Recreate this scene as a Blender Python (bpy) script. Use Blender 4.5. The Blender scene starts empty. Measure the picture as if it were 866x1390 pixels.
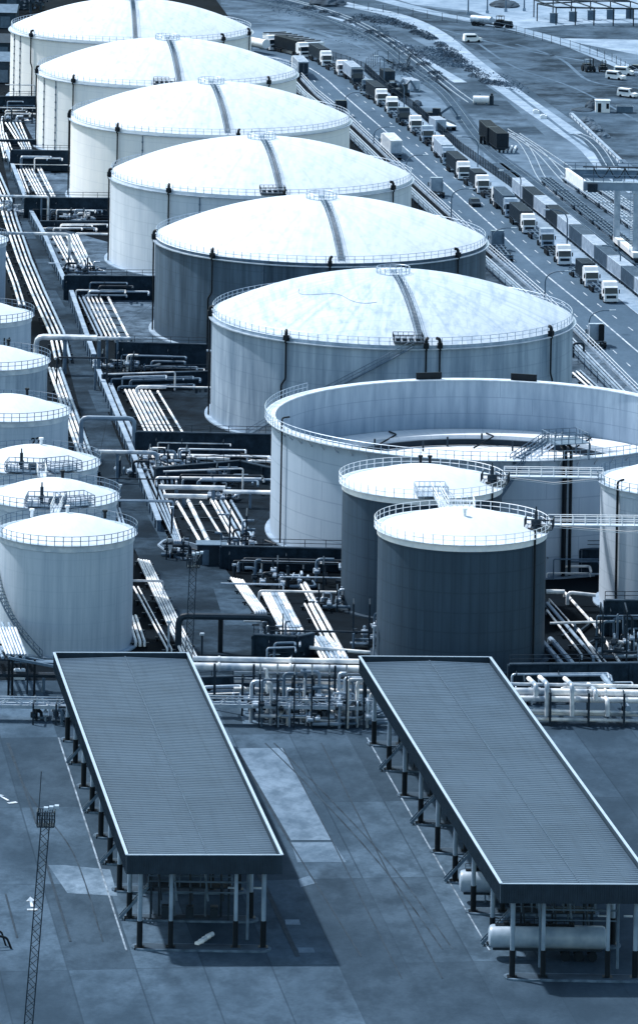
import bpy, bmesh, math, random
from mathutils import Vector, Matrix, Quaternion
random.seed(7)
C = bpy.context.scene
COL = C.collection
PI = math.pi
# ------------------------------------------------------------------ camera model
F = 7200.0; HC = 155.0; YH = -787.0; PX0 = 433.0; ROLL = math.radians(1.0)
CR, SR = math.cos(ROLL), math.sin(ROLL)
def _ab(px, py):
    dx, dy = px-PX0, py-YH
    return CR*dx+SR*dy, -SR*dx+CR*dy
def P(px, py, z=0.0):                 # point of the photo at a known height above ground
    a, b = _ab(px, py); D = F*(HC-z)/b
    return Vector((a*D/F, D, z))
def PD(px, py, D):                    # point of the photo at a known distance
    a, b = _ab(px, py)
    return Vector((a*D/F, D, HC-b*D/F))
def SC(px, py, z=0.0): return F/P(px, py, z).y
cam = bpy.data.cameras.new('camera'); co = bpy.data.objects.new('camera', cam); COL.objects.link(co)
C.camera = co
co.matrix_world = Matrix.Translation((0, 0, HC)) @ Matrix.Rotation(PI/2, 4, 'X') @ Matrix.Rotation(ROLL, 4, 'Z')
cam.sensor_fit = 'VERTICAL'; cam.sensor_height = 36.0; cam.sensor_width = 24.0
cam.lens = F/1390*36; cam.shift_y = -(695-YH)/1390; cam.clip_start = 5; cam.clip_end = 12000
# ------------------------------------------------------------------ light
SUN = Vector((-0.82, 0.57, 0)).normalized(); EL = math.radians(54)
sd = Vector((SUN.x*math.cos(EL), SUN.y*math.cos(EL), math.sin(EL)))
w = bpy.data.worlds.new('World'); C.world = w; w.use_nodes = True
nt = w.node_tree; nt.nodes.clear()
sky = nt.nodes.new('ShaderNodeTexSky'); sky.sky_type = 'NISHITA'; sky.sun_disc = False
sky.sun_elevation = EL; sky.sun_rotation = math.atan2(SUN.x, SUN.y)
bg = nt.nodes.new('ShaderNodeBackground'); bg.inputs[1].default_value = 0.15
wo = nt.nodes.new('ShaderNodeOutputWorld')
mx = nt.nodes.new('ShaderNodeMix'); mx.data_type = 'RGBA'; mx.blend_type = 'MULTIPLY'; mx.inputs[0].default_value = 1; mx.inputs[7].default_value = (1.04, 1.03, .83, 1)
nt.links.new(sky.outputs[0], mx.inputs[6]); nt.links.new(mx.outputs[2], bg.inputs[0]); nt.links.new(bg.outputs[0], wo.inputs[0])
sl = bpy.data.lights.new('sun', 'SUN'); so = bpy.data.objects.new('sun', sl); COL.objects.link(so)
sl.energy = 2.9; sl.angle = math.radians(2.0); sl.color = (1.0, 0.98, 0.955)
so.rotation_euler = sd.to_track_quat('Z', 'Y').to_euler(); so.location = (-200, 900, 300)
C.view_settings.view_transform = 'Standard'; C.view_settings.look = 'None'
C.view_settings.exposure = 1.12; C.view_settings.gamma = 1.0
C.render.engine = 'CYCLES'
# ------------------------------------------------------------------ materials
def duo(v):
    k = min(1.0, v/0.75)**0.8
    return (v*(0.50+0.50*k), v*(0.99+0.02*k), v*(1.62-0.59*k), 1)
_m = {}
class NT:
    def __init__(s, name):
        s.m = bpy.data.materials.new(name); s.m.use_nodes = True; s.t = s.m.node_tree
        s.b = s.t.nodes['Principled BSDF']; s.b.inputs['Specular IOR Level'].default_value = .12
    def n(s, ty, **kw):
        nd = s.t.nodes.new(ty)
        for k, v in kw.items():
            if k.startswith('i_'):
                nd.inputs[k[2:].replace('_', ' ')].default_value = v
            else: setattr(nd, k, v)
        return nd
    def l(s, a, b): s.t.links.new(a, b)
    def coord(s, kind, scale):
        tc = s.n('ShaderNodeTexCoord'); mp = s.n('ShaderNodeMapping')
        mp.inputs['Scale'].default_value = scale
        s.l(tc.outputs[kind], mp.inputs[0]); return mp.outputs[0]
    def noise(s, vec, scale=1, detail=5, rough=.6, lo=.35, hi=.65):
        n_ = s.n('ShaderNodeTexNoise'); n_.inputs['Scale'].default_value = scale
        n_.inputs['Detail'].default_value = detail; n_.inputs['Roughness'].default_value = rough
        s.l(vec, n_.inputs['Vector'])
        r = s.n('ShaderNodeMapRange'); r.inputs[1].default_value = lo; r.inputs[2].default_value = hi
        s.l(n_.outputs[0], r.inputs[0]); return r.outputs[0]
    def mix(s, fac, a, b, mode='MIX'):
        m = s.n('ShaderNodeMix', data_type='RGBA', blend_type=mode)
        for sock, v in ((m.inputs[0], fac), (m.inputs[6], a), (m.inputs[7], b)):
            if isinstance(v, (int, float, tuple)): sock.default_value = v
            else: s.l(v, sock)
        return m.outputs[2]
    def mul(s, a, k):
        m = s.n('ShaderNodeMath', operation='MULTIPLY'); s.l(a, m.inputs[0]); m.inputs[1].default_value = k
        return m.outputs[0]
def plain(name, v, rough=.5, metal=0, vary=.25, scale=.8):
    if name in _m: return _m[name]
    t = NT(name)
    f = t.noise(t.coord('Object', (scale,)*3), 1, 3)
    t.l(t.mix(f, duo(v*(1-vary)), duo(v*(1+vary*.5))), t.b.inputs['Base Color'])
    if v > .2 or 'glass' in name: t.b.inputs['Specular IOR Level'].default_value = .4
    t.b.inputs['Roughness'].default_value = rough; t.b.inputs['Metallic'].default_value = metal
    _m[name] = t.m; return t.m
def wallmat(name, v, streak=.5, dark=.45, plate=(9, 2.3), off=.5, mortar=.08, seam=.4, rough=.55, streakscale=.55, low=0):
    if name in _m: return _m[name]
    t = NT(name)
    a = t.noise(t.coord('UV', (streakscale, .035, 1)), 1, 6, .65, .38, .68)
    b = t.noise(t.coord('UV', (.09, .12, 1)), 1, 4, .6, .3, .7)
    c = t.noise(t.coord('UV', (streakscale*4, .12, 1)), 1, 4, .6, .45, .75)
    col = t.mix(t.mul(a, streak), duo(v), duo(v*dark))
    col = t.mix(t.mul(b, .28), col, duo(v*.62))
    col = t.mix(t.mul(c, streak*.35), col, duo(v*dark*.8))
    if low:
        tc = t.n('ShaderNodeTexCoord'); sx = t.n('ShaderNodeSeparateXYZ'); t.l(tc.outputs['UV'], sx.inputs[0])
        ad = t.n('ShaderNodeMath', operation='ADD'); t.l(sx.outputs[1], ad.inputs[0]); t.l(t.mul(b, 3.0), ad.inputs[1])
        r = t.n('ShaderNodeMapRange'); r.inputs[1].default_value = 6.5; r.inputs[2].default_value = 1.5
        r.inputs[3].default_value = 0; r.inputs[4].default_value = .8
        t.l(ad.outputs[0], r.inputs[0]); col = t.mix(r.outputs[0], col, duo(low))
    br = t.n('ShaderNodeTexBrick'); br.offset = off
    br.inputs['Scale'].default_value = 1; br.inputs['Mortar Size'].default_value = mortar
    br.inputs['Brick Width'].default_value = plate[0]; br.inputs['Row Height'].default_value = plate[1]
    br.inputs['Color1'].default_value = (0, 0, 0, 1); br.inputs['Color2'].default_value = (.12, .12, .12, 1)
    br.inputs['Mortar'].default_value = (1, 1, 1, 1)
    t.l(t.coord('UV', (1, 1, 1)), br.inputs['Vector'])
    col = t.mix(t.mul(br.outputs[0], seam), col, duo(v*.35))
    t.l(col, t.b.inputs['Base Color']); t.b.inputs['Roughness'].default_value = rough
    _m[name] = t.m; return t.m
def roofmat(name, v, streak=.35):
    if name in _m: return _m[name]
    t = NT(name)
    a = t.noise(t.coord('Object', (.7, .05, 1)), 1, 6, .65, .46, .68)
    b = t.noise(t.coord('Object', (.07, .03, .05)), 1, 6, .65, .35, .7)
    c = t.noise(t.coord('UV', (.8, .03, 1)), 1, 4, .6, .45, .75)
    col = t.mix(t.mul(a, streak), duo(v), duo(v*.55))
    col = t.mix(t.mul(b, streak*.38), col, duo(v*.7))
    col = t.mix(t.mul(c, streak*.9), col, duo(v*.6))
    br = t.n('ShaderNodeTexBrick'); br.inputs['Scale'].default_value = 1
    br.inputs['Mortar Size'].default_value = .08; br.inputs['Brick Width'].default_value = 11
    br.inputs['Row Height'].default_value = 2.4
    br.inputs['Color1'].default_value = (0, 0, 0, 1); br.inputs['Color2'].default_value = (.25, .25, .25, 1)
    br.inputs['Mortar'].default_value = (1, 1, 1, 1)
    t.l(t.coord('Object', (1, 1, 1)), br.inputs['Vector'])
    col = t.mix(t.mul(br.outputs[0], streak*.3), col, duo(v*.4))
    t.l(col, t.b.inputs['Base Color']); t.b.inputs['Roughness'].default_value = .6
    _m[name] = t.m; return t.m
def groundmat(name, v, v2, s=.05, s2=.35, lo=.35, hi=.65, slab=None, rough=.85, v3=None, spots=0, aniso=(1, 1)):
    if name in _m: return _m[name]
    t = NT(name)
    a = t.noise(t.coord('Object', (s*aniso[0], s*aniso[1], s)), 1, 7, .62, lo, hi)
    b = t.noise(t.coord('Object', (s2*aniso[0], s2*aniso[1], s2)), 1, 6, .7, .42, .62)
    c = t.noise(t.coord('Object', (s2*7, s2*7, s2*7)), 1, 3, .6, .3, .7)
    col = t.mix(a, duo(v), duo(v2))
    col = t.mix(t.mul(b, .7), col, duo(v3 if v3 else (v+v2)*.35))
    col = t.mix(t.mul(c, .25), col, duo(min(v, v2)*.6))
    if spots:
        d = t.noise(t.coord('Object', (.11*aniso[0], .07*aniso[1], .1)), 1, 3, .5, .60, .74)
        col = t.mix(t.mul(d, spots), col, duo(min(v, v2)*.3))
    if slab:
        br = t.n('ShaderNodeTexBrick'); br.offset = 0
        br.inputs['Scale'].default_value = 1; br.inputs['Mortar Size'].default_value = slab[2]
        br.inputs['Brick Width'].default_value = slab[0]; br.inputs['Row Height'].default_value = slab[1]
        br.inputs['Color1'].default_value = (0, 0, 0, 1); br.inputs['Color2'].default_value = (slab[4],)*3+(1,) if len(slab) > 4 else (.5, .5, .5, 1)
        br.inputs['Mortar'].default_value = (1, 1, 1, 1)
        tc = t.n('ShaderNodeTexCoord'); mp = t.n('ShaderNodeMapping'); mp.inputs['Rotation'].default_value = (0, 0, slab[3])
        t.l(tc.outputs['Object'], mp.inputs[0]); t.l(mp.outputs[0], br.inputs['Vector'])
        col = t.mix(t.mul(br.outputs[0], .62), col, duo(min(v, v2)*.5))
    t.l(col, t.b.inputs['Base Color']); t.b.inputs['Roughness'].default_value = rough; t.b.inputs['Specular IOR Level'].default_value = .02
    bp = t.n('ShaderNodeBump'); bp.inputs['Strength'].default_value = .25; bp.inputs['Distance'].default_value = .05
    t.l(c, bp.inputs['Height']); t.l(bp.outputs[0], t.b.inputs['Normal'])
    _m[name] = t.m; return t.m

M = dict(
 tanker=plain('tanker_paint', .30, .4, vary=.3, scale=.4), white=plain('white_paint', .66, .45, vary=.12), cream=plain('pale_paint', .5, .5, vary=.2),
 pipe=plain('white_pipe_paint', .58, .4, vary=.6, scale=.3), pipe2=plain('grey_pipe_paint', .24, .4, vary=.3, scale=.4),
 galv=plain('galvanised_steel', .42, .4, .3), steel=plain('grey_steel', .13, .45), dsteel=plain('dark_steel', .028, .5),
 black=plain('black_paint', .010, .5), rubber=plain('rubber', .012, .8), glass=plain('dark_glass', .02, .08, vary=.1),
 conc=plain('pale_concrete', .26, .85, vary=.3, scale=.3), dconc=plain('dark_concrete', .05, .85, vary=.45, scale=.25),
 mark=plain('road_marking_paint', .42, .6, vary=.6, scale=.5), rust=plain('rusty_metal', .05, .8, vary=.4),
 leaf=plain('foliage', .085, .8, vary=.5), leafl=plain('dry_scrub', .14, .9, vary=.4), bark=plain('bark', .06, .9),
 fascia_lit=plain('canopy_side_fascia_sunlit', .045, .5, vary=.2), fascia=plain('canopy_fascia', .03, .5, vary=.2), trim=plain('canopy_trim', .34, .4, vary=.08), lamp=plain('lamp_head_glass', .7, .2),
)
# ------------------------------------------------------------------ mesh builder
class MB:
    def __init__(s): s.v = []; s.f = []; s.uv = []; s.sm = []
    def add(s, vs, fs, uvs=None, smooth=False, M_=None):
        o = len(s.v)
        for v in vs:
            v = Vector(v)
            s.v.append(M_ @ v if M_ else v)
        for i, f in enumerate(fs):
            s.f.append([k+o for k in f]); s.sm.append(smooth)
            s.uv.append(uvs[i] if uvs else [(0, 0)]*len(f))
    def box(s, x0, x1, y0, y1, z0, z1, M_=None):
        if x0 > x1: x0, x1 = x1, x0
        if y0 > y1: y0, y1 = y1, y0
        vs = [(x, y, z) for z in (z0, z1) for y in (y0, y1) for x in (x0, x1)]
        fs = [(0, 2, 3, 1), (4, 5, 7, 6), (0, 1, 5, 4), (2, 6, 7, 3), (0, 4, 6, 2), (1, 3, 7, 5)]
        u = []
        for f in fs:
            p = [Vector(vs[i]) for i in f]
            n = (p[1]-p[0]).cross(p[2]-p[0])
            ax = max(range(3), key=lambda k: abs(n[k]))
            u.append([((q.y, q.z), (q.x, q.z), (q.x, q.y))[ax] for q in p])
        s.add(vs, fs, u, False, M_); return s
    def bar(s, a, b, w, h=None, up=(0, 0, 1)):          # rectangular bar between two points
        a = Vector(a); b = Vector(b); h = h or w; d = b-a; L = d.length
        if L < 1e-6: return s
        d /= L; up = Vector(up)
        if abs(d.dot(up)) > .98: up = Vector((0, 1, 0))
        x = d.cross(up).normalized(); z = x.cross(d)
        m = Matrix((( x.x, d.x, z.x, a.x), (x.y, d.y, z.y, a.y), (x.z, d.z, z.z, a.z), (0, 0, 0, 1)))
        s.box(-w/2, w/2, 0, L, -h/2, h/2, m); return s
    def tube(s, pts, r, n=8, cap=True, closed=False, r2=None):
        pts = [Vector(p) for p in pts]; k = len(pts); rings = []
        prev = None
        for i, p in enumerate(pts):
            if closed: d = (pts[(i+1) % k]-pts[i-1])
            elif i == 0: d = pts[1]-p
            elif i == k-1: d = p-pts[i-1]
            else: d = (pts[i+1]-p).normalized()+(p-pts[i-1]).normalized()
            d = d.normalized()
            if prev is None:
                up = Vector((0, 0, 1)) if abs(d.z) < .9 else Vector((0, 1, 0))
                x = d.cross(up).normalized()
            else: x = (prev-d*prev.dot(d)).normalized()
            prev = x; y = d.cross(x)
            rr = r if r2 is None else r+(r2-r)*i/(k-1)
            rings.append([p+(x*math.cos(2*PI*j/n)+y*math.sin(2*PI*j/n))*rr for j in range(n)])
        vs = [v for q in rings for v in q]; fs = []
        for i in range(k if closed else k-1):
            for j in range(n):
                a = i*n+j; b = i*n+(j+1) % n; c = ((i+1) % k)*n+(j+1) % n; e = ((i+1) % k)*n+j
                fs.append((a, b, c, e))
        s.add(vs, fs, None, True)
        if cap and not closed:
            s.add(rings[0], [tuple(range(n-1, -1, -1))]); s.add(rings[-1], [tuple(range(n))])
        return s
    def pipe(s, pts, r, n=8):                            # polyline with rounded elbows
        pts = [Vector(p) for p in pts]; out = [pts[0]]
        for i in range(1, len(pts)-1):
            a = pts[i]+(pts[i-1]-pts[i]).normalized()*min(r*2.6, (pts[i-1]-pts[i]).length*.45)
            b = pts[i]+(pts[i+1]-pts[i]).normalized()*min(r*2.6, (pts[i+1]-pts[i]).length*.45)
            for t in (0, .33, .67, 1):
                out.append(a*(1-t)**2+pts[i]*2*t*(1-t)+b*t*t)
        out.append(pts[-1]); return s.tube(out, r, n)
    def lathe(s, prof, n=64, c=(0, 0, 0), smooth=True, a0=0, a1=2*PI):
        full = abs(a1-a0-2*PI) < 1e-6; vs = []; fs = []; us = []
        k = len(prof); m = n if full else n+1
        for i in range(m):
            a = a0+(a1-a0)*i/n
            for r, z in prof: vs.append((c[0]+r*math.cos(a), c[1]+r*math.sin(a), c[2]+z))
        R = max(p[0] for p in prof)
        L = [0]
        for i in range(1, k): L.append(L[-1]+math.hypot(prof[i][0]-prof[i-1][0], prof[i][1]-prof[i-1][1]))
        for i in range(n):
            i2 = (i+1) % m
            u0 = R*(a0+(a1-a0)*i/n); u1 = R*(a0+(a1-a0)*(i+1)/n)
            for j in range(k-1):
                fs.append((i*k+j, i2*k+j, i2*k+j+1, i*k+j+1)); us.append([(u0, L[j]), (u1, L[j]), (u1, L[j+1]), (u0, L[j+1])])
        s.add(vs, fs, us, smooth); return s
    def poly(s, pts, z0, z1=None):                       # polygon sheet / prism
        n = len(pts); top = [(p[0], p[1], z1 if z1 is not None else z0) for p in pts]
        s.add(top, [tuple(range(n))], [[(p[0], p[1]) for p in pts]])
        if z1 is not None:
            bot = [(p[0], p[1], z0) for p in pts]
            for i in range(n):
                j = (i+1) % n; s.add([bot[i], bot[j], top[j], top[i]], [(0, 1, 2, 3)])
            s.add(bot, [tuple(range(n-1, -1, -1))])
        return s
    def mesh(s, name, m):
        me = bpy.data.meshes.new(name); me.from_pydata([tuple(v) for v in s.v], [], s.f)
        ul = me.uv_layers.new(name='UVMap'); k = 0; flat = []
        for u in s.uv:
            for q in u: flat.extend((q[0], q[1]))
        ul.data.foreach_set('uv', flat)
        me.polygons.foreach_set('use_smooth', s.sm)
        me.materials.append(m)
        bm = bmesh.new(); bm.from_mesh(me)
        bmesh.ops.remove_doubles(bm, verts=[v for v in bm.verts], dist=1e-5)
        bmesh.ops.recalc_face_normals(bm, faces=bm.faces[:])
        big = [f for f in bm.faces if len(f.verts) > 4]
        if big: bmesh.ops.triangulate(bm, faces=big)
        for e in bm.edges:
            if len(e.link_faces) == 2 and e.calc_face_angle(0) > .7: e.smooth = False
        bm.to_mesh(me); bm.free(); return me
    def obj(s, name, m, parent=None):
        o = bpy.data.objects.new(name, s.mesh(name, m)); COL.objects.link(o)
        if parent: o.parent = parent
        return o
def tag(o, label=None, cat=None, group=None, kind=None):
    if label: o['label'] = label
    if cat: o['category'] = cat
    if group: o['group'] = group
    if kind: o['kind'] = kind
    return o
def thing(name, loc, label, cat, group=None, rz=0):
    o = bpy.data.objects.new(name, None); COL.objects.link(o); o.location = loc; o.rotation_euler = (0, 0, rz)
    o.empty_display_size = .5
    return tag(o, label, cat, group)
_c = {}
def part(key, name, build, m, parent, loc=(0, 0, 0), rot=(0, 0, 0)):
    k = (key, m.name)
    if k not in _c:
        b = MB(); build(b); _c[k] = b.mesh(name, m)
    o = bpy.data.objects.new(name, _c[k]); COL.objects.link(o); o.parent = parent
    o.location = loc; o.rotation_euler = rot; return o
def copy_tree(o, parent=None):
    c = o.copy(); COL.objects.link(c); c.parent = parent
    for ch in [x for x in o.children]: copy_tree(ch, c)
    return c
def loft_strip(pts, wd):                                  # centre line -> closed polygon
    L = []; R = []
    for i, p in enumerate(pts):
        d = (pts[min(i+1, len(pts)-1)]-pts[max(i-1, 0)]); d.z = 0; d.normalize(); n = Vector((-d.y, d.x, 0))
        L.append(p+n*wd/2); R.append(p-n*wd/2)
    return L+R[::-1]
def smooth_px(pts, k=5):
    out = []
    for i in range(len(pts)-1):
        p0 = pts[max(i-1, 0)]; p1 = pts[i]; p2 = pts[i+1]; p3 = pts[min(i+2, len(pts)-1)]
        for j in range(k):
            t = j/k
            out.append(tuple(.5*((2*p1[a])+(-p0[a]+p2[a])*t+(2*p0[a]-5*p1[a]+4*p2[a]-p3[a])*t*t+(-p0[a]+3*p1[a]-3*p2[a]+p3[a])*t**3) for a in (0, 1)))
    out.append(tuple(pts[-1])); return out
def W(pts, z=0): return [P(x, y, z) for x, y in pts]
def sheet(name, pxs, z, m, world=False):
    pts = pxs if world else W(pxs)
    # ribbon-like ngon triangulated by bmesh
    return tag(MB().poly(pts, z).obj(name, m), kind='structure')
# ------------------------------------------------------------------ the setting
G_dirt = groundmat('dusty_ground', .055, .18, s=.014, s2=.06, v3=.05, lo=.43, hi=.57)
G_lot = groundmat('dark_gravel_lot', .022, .06, s=.02, s2=.09, v3=.13, lo=.42, hi=.58)
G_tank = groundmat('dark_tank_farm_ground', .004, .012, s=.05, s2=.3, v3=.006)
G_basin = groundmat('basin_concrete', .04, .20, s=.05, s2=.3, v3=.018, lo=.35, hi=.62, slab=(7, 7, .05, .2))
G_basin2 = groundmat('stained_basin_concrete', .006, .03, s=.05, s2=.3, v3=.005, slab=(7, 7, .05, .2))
G_yard = groundmat('yard_concrete', .055, .115, s=.045, s2=.3, v3=.042, lo=.40, hi=.60, spots=.6, slab=(31, 6.8, .09, -1.703, 1.0), aniso=(1, .55))
G_patch = groundmat('pale_new_concrete', .12, .24, s=.08, s2=.4, v3=.08, aniso=(1, .6))
G_patch2 = groundmat('lane_repair_concrete', .04, .09, s=.08, s2=.4, v3=.03)
G_road = groundmat('worn_asphalt', .088, .125, s=.03, s2=.15, v3=.075, lo=.4, hi=.6, aniso=(1, .35))
G_lane = groundmat('service_lane_concrete', .018, .06, s=.09, s2=.35, v3=.024, lo=.42, hi=.58, slab=(30, 6, .06, 0), spots=.4)
G_track = groundmat('pale_dirt_road', .28, .38, s=.03, s2=.3, v3=.17)
G_ball = groundmat('track_ballast', .06, .1, s=.1, s2=.6, v3=.04)
G_walk = groundmat('pale_pavement', .24, .32, s=.08, s2=.5, v3=.17)
G_scrub = groundmat('scrub_soil', .045, .15, s=.04, s2=.14, v3=.03, lo=.38, hi=.6)
G_patchy = groundmat('bleached_sand', .24, .36, s=.03, s2=.2, v3=.17)

g = MB().poly([(-4000, -300), (4000, -300), (4000, 9000), (-4000, 9000)], 0).obj('ground', G_dirt); tag(g, kind='structure')
# tank farm ground: everything left of the road edge
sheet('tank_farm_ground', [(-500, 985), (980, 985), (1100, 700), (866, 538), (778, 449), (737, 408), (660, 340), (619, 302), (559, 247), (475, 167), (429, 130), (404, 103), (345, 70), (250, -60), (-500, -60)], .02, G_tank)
for nm, pts, m in (
 ('basin_floor', [(345, 330), (150, 330), (48, 300), (112, 405), (160, 470), (420, 480), (520, 480), (560, 330)], G_basin),
 ('basin_floor', [(30, 160), (70, 235), (260, 235), (260, 160)], G_basin),
 ('basin_floor', [(15, 232), (62, 275), (110, 282), (300, 285), (300, 232)], G_basin),
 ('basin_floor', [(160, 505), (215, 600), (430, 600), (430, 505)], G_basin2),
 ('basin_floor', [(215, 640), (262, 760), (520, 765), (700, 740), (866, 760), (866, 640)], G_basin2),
 ('basin_floor', [(700, 330), (560, 420), (640, 640), (900, 640), (900, 565), (778, 452)], G_basin)):
    sheet(nm, pts, .05, m)
sheet('service_road', [(-40, 150), (2, 205), (14, 262), (44, 345), (66, 400), (82, 455), (98, 515), (120, 600), (150, 690), (185, 750), (212, 810), (236, 870), (262, 940), (420, 940), (372, 880), (330, 805), (300, 765), (262, 758), (224, 738), (212, 700), (180, 640), (158, 590), (134, 525), (116, 470), (98, 420), (80, 380), (58, 330), (38, 290), (18, 240), (8, 205)], .08, G_lane)
sheet('yard', [(-700, 925), (1500, 925), (1800, 1700), (-1100, 1700)], .11, G_yard)
for pts in ([(322, 1017), (384, 1017), (450, 1142), (395, 1142)], [(322, 942), (345, 940), (356, 985), (330, 985)], ):
    sheet('concrete_patch', pts, .14, G_patch)
for pts in ([(387, 1250), (406, 1250), (408, 1257), (388, 1257)], [(404, 1288), (425, 1288), (428, 1295), (406, 1295)]):
    sheet('concrete_patch', pts, .14, G_patch)
# joints and kerb lines across the yard
jm = plain('yard_joint', .035, .9)
for a, b, wd in (((12, 1010), (50, 1120), .25), ((62, 1170), (96, 1280), .25), ((8, 1215), (24, 1275), .2), ((322, 1020), (392, 1142), .3), ((392, 1142), (490, 1300), .16), ((450, 1142), (545, 1330), .14),
                 ((384, 1017), (450, 1142), .14), ((436, 1010), (600, 1330), .16), ((352, 1188), (404, 1300), .5)):
    p, q = P(*a), P(*b); sheet('pavement_joint', [Vector(v) for v in loft_strip([p, q], wd)], .155, jm, True)
for a, b, wd in (((80, 1003), (172, 1292), .18), ((498, 1003), (600, 1182), .18), ((600, 1182), (664, 1292), .16)):
    p, q = P(*a), P(*b); sheet('pavement_line', [Vector(v) for v in loft_strip([p, q], wd)], .16, plain('worn_white_line', .22, .7, vary=.7, scale=.5), True)
# painted arrows on the yard
def arrow(px, py, rz):
    b = MB(); 
    b.poly([(-.14, -.9), (.14, -.9), (.14, .3), (.5, .3), (0, 1.3), (-.5, .3), (-.14, .3)], 0)
    b.box(-.55, .55, -1.7, -1.35, 0, .004)
    o = b.obj('lane_arrow', M['mark']); p = P(px, py, .165); o.location = p; o.rotation_euler = (0, 0, rz); o.scale = (1, 1.7, 1)
    tag(o, kind='structure')
arrow(4, 1082, .5); arrow(43, 1225, 0.1)
# road
RL = [(250, 40), (345, 72), (404, 103), (429, 130), (475, 167), (559, 247), (619, 302), (660, 340), (737, 408), (778, 449), (866, 538), (960, 640)]
RR = [(990, 520), (866, 428), (815, 387), (760, 345), (700, 287), (640, 235), (560, 165), (497, 118), (450, 92), (400, 74), (345, 60), (250, 28)]
sheet('road', RL+RR, .06, G_road)
sheet('pavement', [(990, 520), (866, 428), (815, 387), (760, 345), (700, 287), (640, 235), (560, 165), (497, 118), (470, 98), (478, 92), (525, 125), (560, 150), (625, 207), (690, 253), (727, 285), (780, 328), (836, 373), (866, 398), (990, 490)], .16, G_walk)
def ribbon(name, px, wd, z, m, k=5):
    pts = [P(x, y) for x, y in smooth_px(px, k)]
    b = MB(); q = loft_strip(pts, wd); n = len(pts)
    for i in range(n-1):
        b.add([(q[i].x, q[i].y, z), (q[i+1].x, q[i+1].y, z), (q[2*n-2-i].x, q[2*n-2-i].y, z), (q[2*n-1-i].x, q[2*n-1-i].y, z)], [(0, 1, 2, 3)])
    return tag(b.obj(name, m), kind='structure')
line_px = [(372, 78), (400, 85), (422, 94), (445, 110), (467, 130), (550, 202), (616, 261), (671, 310), (692, 330), (736, 370), (797, 420), (866, 479), (960, 560)]
ribbon('road_marking', line_px, .32, .10, M['mark'])
ribbon('kerb', RR[1:-1], .25, .175, M['conc'])
# dashed lane marks
def along(pxs, step, start=0, end=None):
    pts = [P(x, y) for x, y in smooth_px(pxs, 6)]; out = []; acc = 0; nxt = start
    for a, b in zip(pts, pts[1:]):
        L = (b-a).length
        while nxt <= acc+L:
            t = (nxt-acc)/L; out.append((a.lerp(b, t), (b-a).normalized())); nxt += step
        acc += L
    return out
db = MB()
for off in (-.55, .5):
    pass
lm = [(x*.52+a*.48, y*.52+b*.48) for (x, y), (a, b) in zip([(404, 103), (475, 167), (559, 247), (619, 302), (660, 340), (737, 408), (778, 449), (866, 538)], [(425, 95), (505, 165), (588, 236), (640, 282), (692, 330), (765, 393), (812, 433), (900, 508)])]
rm = [(470, 118), (540, 176), (620, 245), (690, 310), (750, 361), (800, 405), (866, 455)]
for pl in (lm, rm):
    for p, d in along(pl, 12, 2):
        q = loft_strip([p, p+d*3.4], .2); db.poly(q, .10)
tag(db.obj('lane_dashes', M['mark']), kind='structure')
# right hand land
sheet('gravel_lot', [(470, 2), (560, 8), (640, 18), (700, 38), (760, 58), (815, 78), (866, 101), (1000, 160), (1000, 260), (866, 232), (815, 190), (760, 152), (700, 108), (645, 68), (600, 42), (540, 22), (470, 10)], .02, G_lot)
sheet('sandy_field', [(480, -20), (560, 6), (640, 15), (740, 50), (1100, 120), (1100, -60), (480, -60)], .012, G_patchy)
sheet('gravel_lot', [(690, 40), (760, 52), (866, 54), (1000, 60), (1000, 30), (800, 32)], .024, G_lot)
sheet('field', [(300, 0), (420, 6), (520, 30), (600, 75), (680, 130), (740, 185), (700, 190), (640, 160), (560, 105), (480, 60), (400, 40), (300, 18)], .014, G_scrub)
ribbon('dirt_road', [(400, -12), (470, 6), (540, 22), (590, 45), (640, 85), (700, 130), (760, 172), (800, 200), (830, 232), (870, 262)], 5.5, .03, G_track)
ribbon('dirt_road', [(440, 22), (500, 40), (550, 66), (590, 92), (625, 112)], 3.2, .03, G_track)
ribbon('footpath', [(520, 0), (600, 20), (690, 37), (760, 56), (812, 76), (866, 99)], 5, .035, G_walk)
G_wt = groundmat('worn_wheel_track', .10, .17, s=.05, s2=.3, v3=.07)
for pp in ([(60, 395), (76, 395), (90, 420), (74, 420)], [(48, 352), (66, 352), (74, 368), (54, 368)], [(120, 530), (138, 530), (150, 560), (132, 560)], [(200, 700), (214, 700), (232, 738), (222, 740)], [(20, 300), (38, 300), (50, 325), (34, 325)], [(290, 800), (326, 800), (350, 850), (306, 850)]):
    sheet('concrete_patch', pp, .1, G_patch2)
for q_, w_ in (([(480, 60), (540, 90), (600, 130), (640, 170), (655, 215)], 1.2), ([(560, 118), (620, 150), (650, 176)], 2.5), ([(690, 120), (730, 150), (790, 196), (850, 232)], 1.4), ([(690, 190), (740, 222), (790, 250), (860, 285)], 1.3), ([(700, 60), (760, 80), (800, 110), (866, 120)], 1.5), ([(650, 60), (700, 92), (780, 120), (866, 165)], 1.2), ([(600, 40), (700, 66), (800, 84)], 1.8), ([(420, 40), (480, 52), (520, 78), (560, 104)], 1.4), ([(300, 30), (400, 36), (460, 54)], 3)):
    ribbon('wheel_track', q_, w_*.6, .037, G_wt)
for q_, w_ in (([(360, 1010), (430, 1080), (520, 1180), (600, 1290)], .35), ([(372, 1010), (442, 1080), (534, 1180), (614, 1290)], .35), ([(10, 1010), (40, 1080), (100, 1160), (140, 1280)], .3)):
    ribbon('tyre_mark', q_, w_*.5, .15, plain('tyre_mark', .042, .9, vary=.5, scale=.3), 6)
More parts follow.
